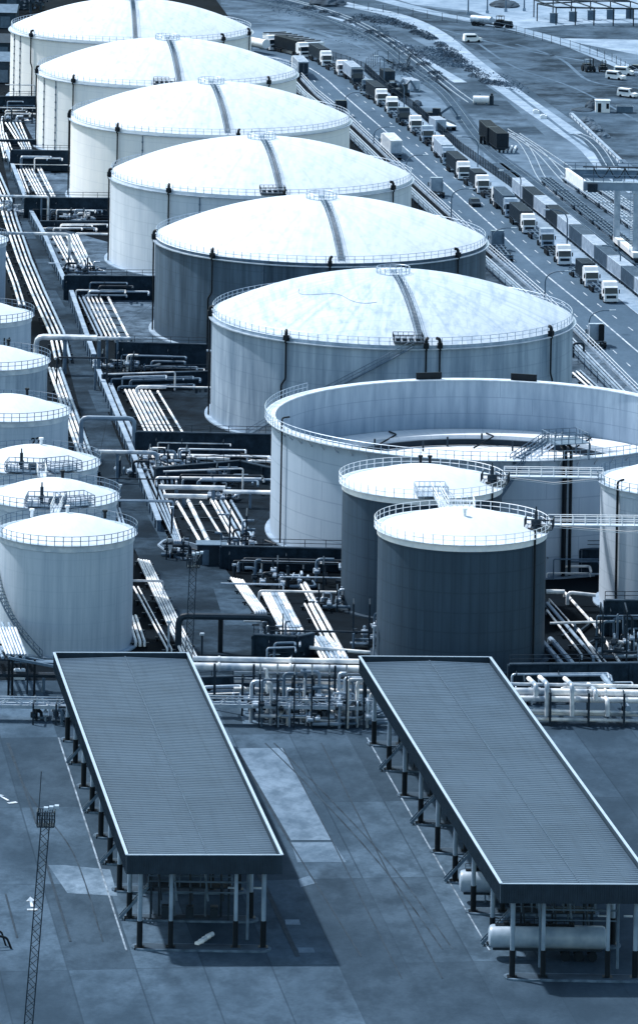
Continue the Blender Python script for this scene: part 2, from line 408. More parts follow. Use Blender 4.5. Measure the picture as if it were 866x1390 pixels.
for q_ in ([(395, 1145), (452, 1145), (470, 1172), (404, 1172)], [(66, 1176), (88, 1176), (150, 1182), (160, 1218), (92, 1214)], [(405, 1195), (420, 1190), (430, 1200), (408, 1206)], [(610, 988), (700, 990), (720, 1010), (640, 1014)]):
    sheet('concrete_patch', q_, .13, G_patch)
# railway lines: ballast bed, two rails
def rail_track(px, label, gap=1.6, bed=True, rails='galv'):
    pts = smooth_px(px, 6); w_ = [P(x, y) for x, y in pts]
    o = thing('railway_track', w_[0], label, 'railway track', 'railway tracks beside the truck road')
    q = [p-w_[0] for p in w_]
    if bed:
        b = MB(); s_ = loft_strip(q, 3.6); n = len(q)
        for i in range(n-1):
            b.add([(s_[i].x, s_[i].y, .07), (s_[i+1].x, s_[i+1].y, .07), (s_[2*n-2-i].x, s_[2*n-2-i].y, .07), (s_[2*n-1-i].x, s_[2*n-1-i].y, .07)], [(0, 1, 2, 3)])
        b.obj('ballast_bed', G_ball, o)
    for sgn in (-1, 1):
        b = MB(); s_ = loft_strip(q, gap); n = len(q)
        ln = s_[:n] if sgn < 0 else s_[n:][::-1]
        for a_, c_ in zip(ln, ln[1:]): b.bar(a_+Vector((0, 0, .15)), c_+Vector((0, 0, .15)), .12, .18)
        b.obj('rail', M[rails], o)
    return o
rail_track([(300, -6), (360, 4), (433, 22), (505, 52), (560, 95), (605, 130), (657, 197), (712, 240), (765, 281), (836, 336), (900, 385)], 'railway line with dark ballast passing under the two dark boxcars', rails='steel')
rail_track([(330, -10), (400, 2), (470, 24), (520, 50), (570, 86), (615, 122), (640, 140)], 'curving railway line nearest the scrub strip', rails='galv')
rail_track([(670, 222), (700, 246), (760, 298), (830, 358), (900, 418)], 'railway line the row of containers stands on', rails='steel')
rail_track([(684, 180), (706, 192), (720, 212), (740, 249), (785, 285), (831, 322), (900, 380)], 'railway line with a left curve leading under the crane', bed=False, rails='galv')
rail_track([(684, 176), (730, 206), (768, 247), (800, 268), (830, 290), (900, 340)], 'pale railway line under the second row of flat wagons', bed=False, rails='galv')
rail_track([(700, 182), (760, 222), (815, 261), (858, 291), (920, 335)], 'straight pale railway line under the farthest row of flat wagons', bed=False, rails='galv')
rail_track([(783, 182), (800, 190), (815, 205), (828, 226)], 'short curved sunken track beside the white rail kerb', rails='galv')
# ------------------------------------------------------------------ tanks
def ring(b, R, z, n=64, r=.045, a0=0, a1=2*PI):
    full = abs(a1-a0-2*PI) < 1e-6
    pts = [(R*math.cos(a0+(a1-a0)*i/n), R*math.sin(a0+(a1-a0)*i/n), z) for i in range(n if full else n+1)]
    b.tube(pts, r, 4, cap=False, closed=full)
def railing(b, R, z, n, h=1.1, r=.045, a0=0, a1=2*PI, pr=.05):
    for k in (.5, 1): ring(b, R, z+h*k, max(12, n), r, a0, a1)
    for i in range(n+1 if a1-a0 < 6.2 else n):
        a = a0+(a1-a0)*i/n; x, y = R*math.cos(a), R*math.sin(a)
        b.tube([(x, y, z), (x, y, z+h)], pr, 4, cap=False)
def ang(px, cx, a, front=True):                # angle round the tank of a photo column on its rim
    s_ = max(-1, min(1, (px-cx)/a)); t = math.asin(s_)
    return -PI/2+t if front else PI/2-t
def straight_rail(b, p, q, h=1.1, n=6, r=.045):
    p = Vector(p); q = Vector(q)
    for k in (.5, 1): b.tube([p+Vector((0, 0, h*k)), q+Vector((0, 0, h*k))], r, 4, cap=False)
    for i in range(n+1):
        u = p.lerp(q, i/n); b.tube([u, u+Vector((0, 0, h))], r, 4, cap=False)
def big_tank(cx, cy, a, H, rise, label, wm, rm, ladder=None, foams=(), seams=(), apexring=2.6, platform=None, stair=None, cable=False):
    c = P(cx, cy, H); s_ = F/c.y; R = a/s_
    o = thing('storage_tank', (c.x, c.y, 0), label, 'storage tank', 'large domed storage tanks in a row')
    MB().lathe([(R, .25), (R, H)], 128).obj('wall', wm, o)
    MB().lathe([(R+.9, 0), (R+.9, .25), (R-.2, .25)], 96).obj('foundation_ring', M['conc'], o)
    def dz(r): return rise*(1-(r/R)**2)
    prof = [(R+.05, H-.02)]+[(R*(1-i/24), H+.02+dz(R*(1-i/24))) for i in range(1, 24)]+[(.01, H+rise)]
    MB().lathe(prof, 128).obj('roof', rm, o)
    b = MB().lathe([(R, H-.75), (R+.55, H-.65), (R+.55, H-.5), (R, H-.5)], 96, smooth=False); b.obj('wind_girder', M['galv'], o)
    b = MB(); railing(b, R-.1, H, 110, 1.1, .04); b.obj('railing', M['galv'], o)
    b = MB(); b.lathe([(apexring, 0), (apexring, .18), (apexring-.8, .18)], 24, (0, 0, H+rise-.15)); railing(b, apexring, H+rise, 18, .95, .045)
    b.tube([(0, 0, H+rise-.1), (0, 0, H+rise+.5)], .45, 10)
    b.obj('roof_vent_platform', M['galv'], o)
    if ladder is not None:
        A = ang(ladder, cx, a); d = Vector((math.cos(A), math.sin(A), 0)); n_ = Vector((-d.y, d.x, 0))
        b = MB(); hr = MB(); N = 60
        for i in range(N):
            r = apexring+(R-.4-apexring)*i/N; z = H+dz(r)+.12
            b.box(-.1, .1, -.45, .45, 0, .07, Matrix.Translation(d*r+Vector((0, 0, z))) @ Matrix.Rotation(A, 4, 'Z'))
        for sg in (-.5, .5):
            path = [d*(apexring+(R-.4-apexring)*i/14)+n_*sg+Vector((0, 0, H+dz(apexring+(R-.4-apexring)*i/14)+.1)) for i in range(15)]
            b.tube(path, .06, 4)
            hr.tube([p+Vector((0, 0, .95)) for p in path], .05, 4); hr.tube([p+Vector((0, 0, .5)) for p in path], .04, 4)
            for p in path: hr.tube([p, p+Vector((0, 0, .95))], .04, 4)
        ld = b.obj('roof_stair', M['steel'], o); hr.obj('handrail', M['pipe2'], ld)
    for i, fx in enumerate(foams):
        A = ang(fx, cx, a); d = Vector((math.cos(A), math.sin(A), 0)); n_ = Vector((-d.y, d.x, 0)); b = MB()
        base = d*(R+.35)
        j = (.8 if i % 2 else -.6)
        b.pipe([base+Vector((0, 0, .3)), base+Vector((0, 0, H*.55)), base+n_*j+Vector((0, 0, H*.55+1.0)), base+n_*j+Vector((0, 0, H+.2))], .14, 6)
        b.pipe([base+n_*j+Vector((0, 0, H-.8)), base+n_*j+Vector((0, 0, H+.95)), d*(R-.2)+n_*j*.5+Vector((0, 0, H+1.0))], .26, 8)
        b.box(-.35, .35, -.35, .35, 0, .8, Matrix.Translation(base+n_*j+Vector((0, 0, H-.4))) @ Matrix.Rotation(A, 4, 'Z'))
        b.obj('foam_pipe', M['black'], o)
    for fx in seams:
        A = ang(fx, cx, a); d = Vector((math.cos(A), math.sin(A), 0)); b = MB()
        b.tube([d*(R+.12)+Vector((0, 0, .3)), d*(R+.12)+Vector((0, 0, H-.8))], .09, 5)
        for k in range(9): b.tube([d*(R+.12)+Vector((0, 0, 1+k*1.6)), d*(R+.12)+Vector((0, 0, 1.3+k*1.6))], .17, 5)
        b.obj('drop_pipe', M['steel'], o)
    if platform is not None:
        A = ang(platform, cx, a); m_ = Matrix.Rotation(A, 4, 'Z'); b = MB()
        b.box(R-2.2, R+.6, -2.2, 2.2, H+.35, H+.45, m_)
        for yy in (-2.2, 2.2): straight_rail(b, m_ @ Vector((R-2.2, yy, H+.45)), m_ @ Vector((R+.6, yy, H+.45)), 1.2, 3)
        straight_rail(b, m_ @ Vector((R+.6, -2.2, H+.45)), m_ @ Vector((R+.6, 2.2, H+.45)), 1.2, 5)
        straight_rail(b, m_ @ Vector((R-2.2, -2.2, H+.45)), m_ @ Vector((R-2.2, 1, H+.45)), 1.2, 4)
        for k in range(4): b.box(R-1.7, R-.6, -1.8+k, -1.2+k, H+.45, H+.9, m_)
        b.obj('roof_platform', M['dsteel'], o)
    if stair is not None:
        A0 = ang(stair[0], cx, a); A1 = ang(stair[1], cx, a); spiral(o, R, H, A0, A1, .0)
    if cable:
        b = MB(); pts = []
        for i in range(40):
            A = PI+.35+i*.027; r = R*(.55+.04*math.sin(i*.23)); pts.append((r*math.cos(A), r*math.sin(A), H+dz(r)+.06))
        b.tube(pts, .03, 4); b.obj('roof_cable', M['steel'], o)
    return o, c, R
def spiral(o, R, H, A0, A1, z0=0, z1=None, m='steel'):
    z1 = z1 or H; N = max(24, int(abs(A1-A0)*R/.35)); b = MB(); hr = MB(); ins = []; outs = []
    for i in range(N+1):
        A = A0+(A1-A0)*i/N; z = z1+(z0-z1)*i/N; d = Vector((math.cos(A), math.sin(A), 0))
        ins.append(d*(R+.1)+Vector((0, 0, z))); outs.append(d*(R+1.0)+Vector((0, 0, z)))
        b.box(R+.1, R+1.0, -.14, .14, z-.03, z+.03, Matrix.Rotation(A, 4, 'Z'))
    st = max(1, N//14)
    b.tube(outs[::st]+[outs[-1]], .12, 4)
    q = outs[::st]+[outs[-1]]
    hr.tube([p+Vector((0, 0, 1.05)) for p in q], .05, 4); hr.tube([p+Vector((0, 0, .55)) for p in q], .04, 4)
    for p in q: hr.tube([p, p+Vector((0, 0, 1.05))], .04, 4)
    s_ = b.obj('spiral_stair', M[m], o); hr.obj('handrail', M[m], s_)

w_white = wallmat('tank_wall_white', .74, .18, .6, seam=.14)
w_mid = wallmat('tank_wall_grey_white', .60, .4, .5, seam=.2, streakscale=.3)
w_dirty = wallmat('tank_wall_weathered', .12, 1.0, .35, seam=.25, low=.05, streakscale=.45)
w_six = wallmat('tank_wall_stained', .41, 1.0, .42, seam=.25, streakscale=.35)
w_open = wallmat('tank_wall_open', .42, .25, .6, plate=(9.5, 2.6), seam=.3)
w_inner = wallmat('tank_inner_wall', .40, .8, .5, plate=(9.5, 2.4), seam=.45, mortar=.05, streakscale=.25)
w_dark = wallmat('tank_wall_dark_cladding', .068, .8, .6, plate=(1.15, 2.45), seam=.32, mortar=.09, low=.05, off=0)
w_small = wallmat('tank_wall_small_white', .46, .5, .55, plate=(5, 2.0), seam=.07, streakscale=.6)
w_stripe = wallmat('tank_wall_streaked', .46, .9, .35, plate=(5, 2.0), seam=.1, streakscale=.35)
r_a = roofmat('dome_roof_white', .55, .42)
r_b = roofmat('dome_roof_weathered', .50, .75)
r_s = roofmat('small_roof_white', .56, .2)

T = []
T.append(big_tank(178.5, 38, 163, 16, 6.6, 'farthest white domed tank at the top left edge', w_white, r_a, 190, (52, 301, 338), (24, 33), ))
T.append(big_tank(227, 95, 176, 16, 6.6, 'second farthest white domed tank with small deck at its roof edge', w_white, r_a, 249, (55, 104, 367), (65, 82), platform=228))
T.append(big_tank(286, 157.5, 189, 16, 6.6, 'bright white domed tank third from the far end', w_white, r_a, 313, (98, 163, 330), (200,), ))
T.append(big_tank(354.5, 236, 204, 16, 6.6, 'pale domed tank fourth from the far end with vertical pipes on its wall', w_mid, r_a, 383, (153, 231, 391, 527), (276,), platform=372, ))
T.append(big_tank(435.5, 321.5, 224, 16, 6.6, 'domed tank with dark blue weathered streaky wall', w_dirty, r_a, 463, (213, 289, 452, 612), (360,), ))
T.append(big_tank(532.5, 426, 244.5, 16, 6.4, 'nearest domed tank with stained wall and a stair down its front', w_six, r_b, 567, (289, 386, 578, 584, 742), (), platform=550, stair=(556, 345), cable=True))
# pipe run on the weathered tank's base arc is its foundation ring
# --- open topped tank with a floating roof
H = 16; cx, cy, a = 657, 568, 288
c = P(cx, cy, H); R = a/(F/c.y)
o = thing('open_storage_tank', (c.x, c.y, 0), 'huge open-topped tank with its pale inner wall and sunken floating roof showing', 'storage tank')
MB().lathe([(R, .25), (R, H)], 160).obj('wall', w_open, o)
MB().lathe([(R-.35, H), (R-.35, .3)], 160).obj('inner_wall', w_inner, o)
b = MB().lathe([(R, H-.01), (R+1.0, H), (R+1.0, H+.12), (R-.5, H+.12), (R-.5, H-.02)], 128, smooth=False)
for i in range(70):
    A = i*2*PI/70; d = Vector((math.cos(A), math.sin(A), 0)); b.bar(d*(R+.95)+Vector((0, 0, H)), d*(R+.02)+Vector((0, 0, H-1.0)), .12)
b.obj('rim_walkway', M['cream'], o)

b = MB(); railing(b, R+.95, H+.12, 110, 1.15, .05, a0=PI*.80, a1=PI*2.12); b.obj('railing', M['galv'], o)
b = MB().lathe([(R+.7, 0), (R+.7, .25), (R-.2, .25)], 96); b.obj('foundation_ring', M['conc'], o)
zf = 9.0
fl = MB().lathe([(R-.5, zf-.8), (R-.5, zf), (R-5.2, zf), (R-5.2, zf-1.0)], 128, smooth=False); fl = fl.obj('floating_roof', wallmat('floating_roof_paint', .66, .3, .6, seam=.3, plate=(6, 3)), o)
MB().lathe([(R-5.2, zf-.95), (.01, zf-.7)], 96).obj('centre_deck', M['white'], fl)
b = MB()
for i in range(26):
    A = .1+i*2*PI/26; r = R-6.5-(i % 3)*2.5; x, y = r*math.cos(A), r*math.sin(A); b.tube([(x, y, zf-.9), (x, y, zf+.5)], .14, 6)
b.lathe([(R-8, zf-.9), (R-8, zf+.0), (R-8.5, zf)], 96, smooth=False)
b.obj('roof_legs', M['dsteel'], fl)
b = MB()                                      # rim plates on the far side
for px in (588, 721):
    A = PI/2-math.asin((px-cx)/a); m_ = Matrix.Rotation(A, 4, 'Z')
    b = MB(); b.box(R+.1, R+.3, -1.9, 1.9, H+.12, H+1.1, m_); b.obj('rim_plate', M['black'], o)
for px, r_ in ((752, .32), (760, .22), (388, .12)):
    A = ang(px, cx, a); d = Vector((math.cos(A), math.sin(A), 0)); b = MB()
    b.pipe([d*(R+.5)+Vector((0, 0, .4)), d*(R+.5)+Vector((0, 0, H+1.6)), d*(R-.6)+Vector((0, 0, H+1.7))], r_, 8); b.obj('foam_pipe', M['black'], o)
A = ang(757, cx, a); m_ = Matrix.Rotation(A, 4, 'Z'); b = MB()                 # gauging platform over the rim
b.box(R-3.0, R+1.6, -2.6, 2.6, H+2.2, H+2.3, m_)
for x_ in (R-2.9, R+1.5):
    for y_ in (-2.5, 2.5): b.bar(m_ @ Vector((x_, y_, H)), m_ @ Vector((x_, y_, H+2.2)), .16)
    straight_rail(b, m_ @ Vector((x_, -2.5, H+2.3)), m_ @ Vector((x_, 2.5, H+2.3)), 1.2, 5, .06)
for y_ in (-2.5, 2.5): straight_rail(b, m_ @ Vector((R-2.9, y_, H+2.3)), m_ @ Vector((R+1.5, y_, H+2.3)), 1.2, 4, .06)
for x_ in (R-2.0, R-.9):
    b.bar(m_ @ Vector((x_, -2.6, H+2.2)), m_ @ Vector((x_, -7.5, H-.5)), .1, .3); straight_rail(b, m_ @ Vector((x_, -2.6, H+2.2)), m_ @ Vector((x_, -7.5, H-.5)), 1.1, 6, .06)
for k in range(12): b.box(R-2.0, R-.9, -2.8-k*.4, -2.6-k*.4, H+2.1-k*.22, H+2.16-k*.22, m_)
b.obj('gauging_platform', M['steel'], o)
b = MB()                                       # rolling ladder down to the floating roof
for y_ in (-.5, .5):
    b.bar(m_ @ Vector((R-3, y_, H+2)), m_ @ Vector((R-22, y_, zf)), .15); straight_rail(b, m_ @ Vector((R-3, y_, H+2)), m_ @ Vector((R-22, y_, zf)), 1, 14, .05)
b.obj('rolling_ladder', M['galv'], o)
spiral(o, R, H, ang(700, cx, a), ang(640, cx, a), 6.5, H, 'steel')
b = MB()
for k in range(5):
    b.pipe([(-R*.5+k*14, R*.62, zf-.7), (-R*.5+k*14+3, R*.75, zf+.3), (-R*.5+k*14+2, R*.86, zf+.1)], .12, 5)
b.obj('roof_drain_hoses', M['black'], fl)

# --- small tanks
def small_tank(cx, cy, a, H, label, group, wm, rise=2.0, dark=False, vents=((0, .1),), num=None, band=True, seams=(), inset=.9, rearhigh=True):
    c = P(cx, cy, H); s_ = F/c.y; R = a/s_
    o = thing('small_tank', (c.x, c.y, 0), label, 'tank', group)
    MB().lathe([(R, .2), (R, H)], 96).obj('wall', wm, o)
    MB().lathe([(R+.8, 0), (R+.8, .2), (R-.2, .2)], 64).obj('foundation_ring', M['conc'] if not dark else M['dconc'], o)
    prof = [(R-.05, H-.01), (R-inset, H+.25)]+[((R-inset)*(1-i/10), H+.25+rise*(1-(1-i/10)**1.7)) for i in range(1, 10)]+[(.01, H+.25+rise)]
    MB().lathe(prof, 96).obj('roof', r_s, o)
    if band: MB().lathe([(R, H-.85), (R+.12, H-.8), (R+.12, H-.02), (R, H)], 96, smooth=False).obj('rim_band', M['white'] if dark else M['cream'], o)
    b = MB().lathe([(R, H), (R+.5, H+.02), (R+.5, H+.08), (R-.3, H+.08)], 96, smooth=False); b.obj('rim_walkway', M['cream'] if dark else M['galv'], o)
    b = MB(); railing(b, R+.45, H+.08, 52, 1.15, .04); b.obj('railing', M['white'] if dark else M['steel'], o)
    for vx, vy in vents:
        r = math.hypot(vx, vy)*(R-inset); z = H+.25+rise*(1-math.hypot(vx, vy)**1.7)
        b = MB(); b.tube([(vx*R, vy*R, z-.1), (vx*R, vy*R, z+.7)], .2, 10); b.tube([(vx*R, vy*R, z+.7), (vx*R, vy*R, z+.95)], .32, 10); b.obj('roof_vent', M['white'] if (vx+vy) < .3 else M['black'], o)
    for px, r_ in seams:
        A = ang(px, cx, a); d = Vector((math.cos(A), math.sin(A), 0)); b = MB()
        b.pipe([d*(R+.25)+Vector((0, 0, .3)), d*(R+.25)+Vector((0, 0, H+1.1)), d*(R-.8)+Vector((0, 0, H+1.2))], r_, 6)
        b.obj('drop_pipe', M['black'] if r_ > .09 else M['steel'], o)
    if num:
        txt, px = num; A = ang(px, cx, a)
        cu = bpy.data.curves.new('number', 'FONT'); cu.body = txt; cu.size = 1.5; cu.align_x = 'CENTER'; cu.extrude = .02; cu.offset = .03
        to = bpy.data.objects.new('number', cu); COL.objects.link(to)
        me = bpy.data.meshes.new_from_object(to.evaluated_get(bpy.context.evaluated_depsgraph_get()))
        bpy.data.objects.remove(to); me.materials.clear(); me.materials.append(M['black'])
        t2 = bpy.data.objects.new('number', me); COL.objects.link(t2); t2.parent = o
        d = Vector((math.cos(A), math.sin(A), 0))
        t2.location = d*(R+.06)+Vector((0, 0, H-3.4)); t2.rotation_euler = (PI/2, 0, A+PI/2)
    return o, c, R
def deck(o, c, R, H, A, wd=5.5, m='steel', valve=True):
    m_ = Matrix.Rotation(A, 4, 'Z'); b = MB(); b.box(R-2.6, R+.9, -wd/2, wd/2, H+.4, H+.5, m_)
    for y_ in (-wd/2, wd/2): straight_rail(b, m_ @ Vector((R-2.6, y_, H+.5)), m_ @ Vector((R+.9, y_, H+.5)), 1.2, 3, .05)
    for x_ in (R-2.6, R+.9): straight_rail(b, m_ @ Vector((x_, -wd/2, H+.5)), m_ @ Vector((x_, wd/2, H+.5)), 1.2, 6, .05)
    d = b.obj('roof_platform', M[m], o)
    if valve:
        b = MB(); b.tube([m_ @ Vector((R-1.2, -.6, H+.5)), m_ @ Vector((R-1.2, -.6, H+2.6))], .22, 8); b.tube([m_ @ Vector((R-1.8, -.6, H+1.3)), m_ @ Vector((R-.6, -.6, H+1.3))], .3, 8)
        b.box(R-1.9, R-.7, .4, 1.5, H+.5, H+1.2, m_); b.tube([m_ @ Vector((R-1.2, -.6, H+2.6)), m_ @ Vector((R-1.2, -.6, H+3.2))], .1, 6); b.obj('valve_assembly', M['dsteel'], o)
def bridge(p, q, label, wd=1.1, m='white', truss=False):
    p = Vector(p); q = Vector(q); o = thing('gangway', p, label, 'gangway', 'gangways between tank roofs'); q = q-p; p = Vector((0, 0, 0))
    d = q.normalized(); n_ = Vector((-d.y, d.x, 0)).normalized(); b = MB(); b.bar(p, q, wd, .14); b.obj('walkway', M['cream'], o)
    for sg in (-1, 1):
        b = MB(); straight_rail(b, p+n_*wd/2*sg, q+n_*wd/2*sg, 1.15, max(4, int(q.length/1.5)), .05)
        if truss: b.tube([p+n_*wd/2*sg+Vector((0, 0, -.2)), (p+q)/2+n_*wd/2*sg+Vector((0, 0, -.9)), q+n_*wd/2*sg+Vector((0, 0, -.2))], .04, 4)
        b.obj('handrail', M[m], o)
GS = 'small white tanks down the left edge'
L1 = small_tank(91, 722, 91, 14, 'nearest white small tank at the left edge in front of the metal-roofed canopy', GS, w_small, vents=((0, .12), (.55, .45), (-.55, .55)))
L2 = small_tank(71, 673, 88, 14, 'second nearest white small tank, directly behind the nearest one at left', GS, w_small, vents=((.15, .2),))
L3 = small_tank(47, 627, 86, 14, 'third nearest small tank at left, its rim railing reached by a white overhead pipe', GS, w_small, vents=((.1, .1),))
L4 = small_tank(11, 557, 82.5, 14, 'white small tank at left numbered 22 under its rim', GS, w_small, vents=((.3, .3),), num=('22', 53))
L5 = small_tank(-13, 489, 78, 14, 'small tank at left with strong vertical dark streaks on its wall', GS, w_stripe, vents=((.3, .3),))
L6 = small_tank(-31, 427, 74, 14, 'small tank at left numbered 14 under its rim', GS, w_small, vents=((.2, .2),), num=('14', 13))
L7 = small_tank(-59, 325, 68, 14, 'farthest small tank at the left edge, only its right rim in view', GS, wallmat('tank_wall_small_grey', .36, .4, .6, seam=.15), vents=((.2, .2),))
o, c, R = L2; deck(o, c, R, 14, -PI/2-.05, 5); 
o, c, R = L3; deck(o, c, R, 14, -PI/2-.1, 5)
o, c, R = L3; deck(o, c, R, 14, -PI/2+.55, 4, valve=False)
o, c, R = L2; deck(o, c, R, 14, -PI/2+.45, 4, valve=False)
bridge(P(58, 648, 14.6), P(68, 634, 14.6)+Vector((-1, -3, 0)), 'small white gangway linking the second and third tanks at left')
bridge(P(75, 697, 14.6), P(82, 678, 14.6)+Vector((0, -3, 0)), 'small white gangway linking the two nearest tanks at left')
o, c, R = L1; spiral(o, R, 14, PI*.98, PI*1.42, 0, 12)
D1 = small_tank(627, 716, 114, 16, 'nearest dark-walled round tank with white roof beside the right canopy', 'dark-walled round tanks', w_dark, dark=True, rise=2.0, vents=((.02, -.25),), seams=((721, .13),), inset=1.2)
D2 = small_tank(573, 655, 108, 16, 'dark-walled round tank with white roof behind and left of the nearer dark one', 'dark-walled round tanks', w_dark, dark=True, rise=2.0, vents=((-.02, .35), (.1, .4)), seams=((664, .12),), inset=1.2)
W1 = small_tank(924, 653, 109, 16, 'white round tank cut by the right edge of the picture', 'white tanks at the right edge', wallmat('tank_wall_right', .50, .3, .55, plate=(5, 2.2), seam=.2), rise=2.4, seams=((836, .16),), vents=((0, 0),))
o, c, R = D1; deck(o, c, R, 16, PI/2+.05, 4.5, 'white', False); deck(o, c, R, 16, -.15, 2.4, 'dsteel')
o, c, R = D2; deck(o, c, R, 16, -PI/2+.1, 4, 'galv', False); deck(o, c, R, 16, -.15, 2.4, 'dsteel')
bridge(P(603, 690, 16.3), P(591, 668, 16.6), 'short white gangway between the two dark round tanks')
bridge(P(684, 646, 16.3), P(818, 648, 16.3), 'long white gangway from the rear dark tank to the white tank at right', truss=True)
bridge(P(744, 712, 16.3), P(960, 714, 16.3), 'long white gangway running right from the nearest dark tank', truss=True)
# roof cable on the rear dark tank
# ------------------------------------------------------------------ loading canopies
def canopy(BL, BR, FL, FR, z, label, ncol, fh=1.9, tb=None):
    a, b_, c_, d_ = P(*BL, z), P(*BR, z), P(*FL, z), P(*FR, z)
    o = thing('loading_canopy', (c_.x, c_.y, 0), label, 'canopy', 'metal roofed truck loading canopies')
    O = Vector((c_.x, c_.y, 0)); a, b_, c_, d_ = a-O, b_-O, c_-O, d_-O
    ex = (d_-c_); ey = (a-c_)
    def at(u, v, zz): p = c_+ex*u+ey*v; return Vector((p.x, p.y, zz))
    zr = z-.55; mid = .53
    Wd = ex.length
    # roof sheet in two shallow falls, with overlapping sheet laps
    rb = MB(); 
    n = 124
    for i in range(n):
        v0, v1 = .004+.992*i/n, .004+.992*(i+1)/n
        for (u0, z0), (u1, z1) in (((.012, zr-.05), (mid, zr+.18)), ((mid, zr+.18), (.988, zr-.05))):
            q = [at(u0, v0, z0+.03), at(u1, v0, z1+.03), at(u1, v1, z1), at(u0, v1, z0)]
            L = ey.length
            rb.add(q, [(0, 1, 2, 3)], [[(u0*Wd, v0*L), (u1*Wd, v0*L), (u1*Wd, v1*L), (u0*Wd, v1*L)]])
            rb.add([at(u0, v0, z0), at(u1, v0, z1), at(u1, v0, z1+.03), at(u0, v0, z0+.03)], [(0, 1, 2, 3)])
    rf = rb.obj('roof', canopy_roof, o)
    b = MB(); b.bar(at(mid, .004, zr+.24), at(mid, .996, zr+.24), .16, .06); b.obj('ridge_strip', plain('canopy_ridge', .07, .6), rf)
    # fascia, four boards with ribs, and the bright cap flashing
    for nm, (u0, v0), (u1, v1) in (('f', (0, 0), (1, 0)), ('l', (0, 0), (0, 1)), ('r', (1, 0), (1, 1)), ('b', (0, 1), (1, 1))):
        p, q = at(u0, v0, z-fh/2), at(u1, v1, z-fh/2); b = MB(); b.bar(p, q, .12, fh)
        nr = int((q-p).length/.45); dd = (q-p)/nr; out = {'f': -ey, 'l': -ex, 'r': ex, 'b': ey}[nm].normalized()
        for i in range(1, nr):
            m0 = p+dd*i+out*.08; b.box(-.07, .07, -.035, .035, -fh/2+.02, fh/2-.1, Matrix.Translation(m0) @ Matrix.Rotation(math.atan2(out.y, out.x)+PI/2, 4, 'Z'))
        b.obj('fascia', M['fascia_lit' if nm in 'lr' else 'fascia'], o)  # sunlight on the side boards is painted in as a lighter colour
        b = MB(); zz = z+.04; b.bar(at(u0, v0, zz), at(u1, v1, zz), .30 if nm in 'lr' else .2, .07); b.obj('cap_flashing', M['trim'], o)
    # columns
    for i in range(ncol):
        v = .018+.96*i/(ncol-1)
        for u, rad in ((.10, .24), (.90, .24)) + (((.30, .2), (.72, .2)) if i % 2 == 0 else ()):
            p = at(u, v, 0); col = MB().tube([p+Vector((0, 0, 2.9)), p+Vector((0, 0, z-fh+.35))], rad, 10).obj('column', M['pipe2'], o)
            gb = MB(); gb.tube([p, p+Vector((0, 0, 2.95))], rad+.06, 10); gb.box(-.5, .5, -.5, .5, 0, .35, Matrix.Translation(p)); gb.obj('column_guard', M['black'], col)
        b = MB(); b.bar(at(.02, v, z-fh+.25), at(.98, v, z-fh+.25), .22, .5); b.obj('cross_beam', M['dsteel'], o)
    for u in (.08, .92):
        b = MB(); b.bar(at(u, .01, z-fh+.6), at(u, .99, z-fh+.6), .2, .3); b.obj('long_beam', M['dsteel'], o)
    return O, at, o
_t = NT('canopy_roof_sheet')
_a = _t.noise(_t.coord('UV', (.12, .9, 1)), 1, 4, .6, .3, .7); _b = _t.noise(_t.coord('UV', (.05, .05, 1)), 1, 4, .6, .3, .7)
_br = _t.n('ShaderNodeTexBrick'); _br.inputs['Scale'].default_value = 1; _br.inputs['Mortar Size'].default_value = .06
_br.inputs['Brick Width'].default_value = 6.5; _br.inputs['Row Height'].default_value = .71; _br.offset = 0
_br.inputs['Color1'].default_value = (0, 0, 0, 1); _br.inputs['Color2'].default_value = (.6, .6, .6, 1); _br.inputs['Mortar'].default_value = (1, 1, 1, 1)
_t.l(_t.coord('UV', (1, 1, 1)), _br.inputs['Vector'])
_col = _t.mix(_t.mul(_a, .5), duo(.10), duo(.08)); _col = _t.mix(_t.mul(_b, .8), _col, duo(.055)); _col = _t.mix(_t.mul(_t.noise(_t.coord('UV', (1.2, .08, 1)), 1, 5, .65, .5, .72), .45), _col, duo(.045)); _col = _t.mix(_t.mul(_br.outputs[0], .5), _col, duo(.04))
_t.l(_col, _t.b.inputs['Base Color']); _t.b.inputs['Roughness'].default_value = .55
canopy_roof = _t.m
def island(O, at, v, u0, u1, w_, label):
    p, q = at(u0, v, 0)+O, at(u1, v, 0)+O; m_ = (p+q)/2
    o = thing('kerb_island', (m_.x, m_.y, 0), label, 'kerb island', 'rounded kerb islands under the canopies')
    L = (q-p).length/2; pts = []
    for i in range(9): a_ = -PI/2+PI*i/8; pts.append((L+math.cos(a_)*w_, math.sin(a_)*w_))
    for i in range(9): a_ = PI/2+PI*i/8; pts.append((-L+math.cos(a_)*w_, math.sin(a_)*w_))
    MB().poly(pts, 0.1, .30).obj('kerb', plain('worn_kerb', .12, .9, vary=.5), o)
    MB().poly([(x*.93, y*.8) for x, y in pts], .302, .33).obj('surface', M['dconc'], o)
CA = canopy((74, 886), (250, 885), (173, 1161), (383, 1161), 10, 'ribbed metal roof canopy on columns at lower left', 9)
CB = canopy((488, 891), (664, 888), (680, 1200), (889, 1201), 10, 'ribbed metal roof canopy at lower right with tankers parked under it', 9)
for (O, at, o), nm in ((CA, 'left'), (CB, 'right')):
    for i in range(9):
        v = .018+.96*i/8
        island(O, at, v, .12, .88, 1.15, ('rounded kerb island under the %s canopy, ' % nm)+['at its near open end', 'second from its near end', 'third from its near end', 'fourth from its near end', 'midway along it', 'fourth from its far end', 'third from its far end', 'second from its far end', 'at its far end'][i])
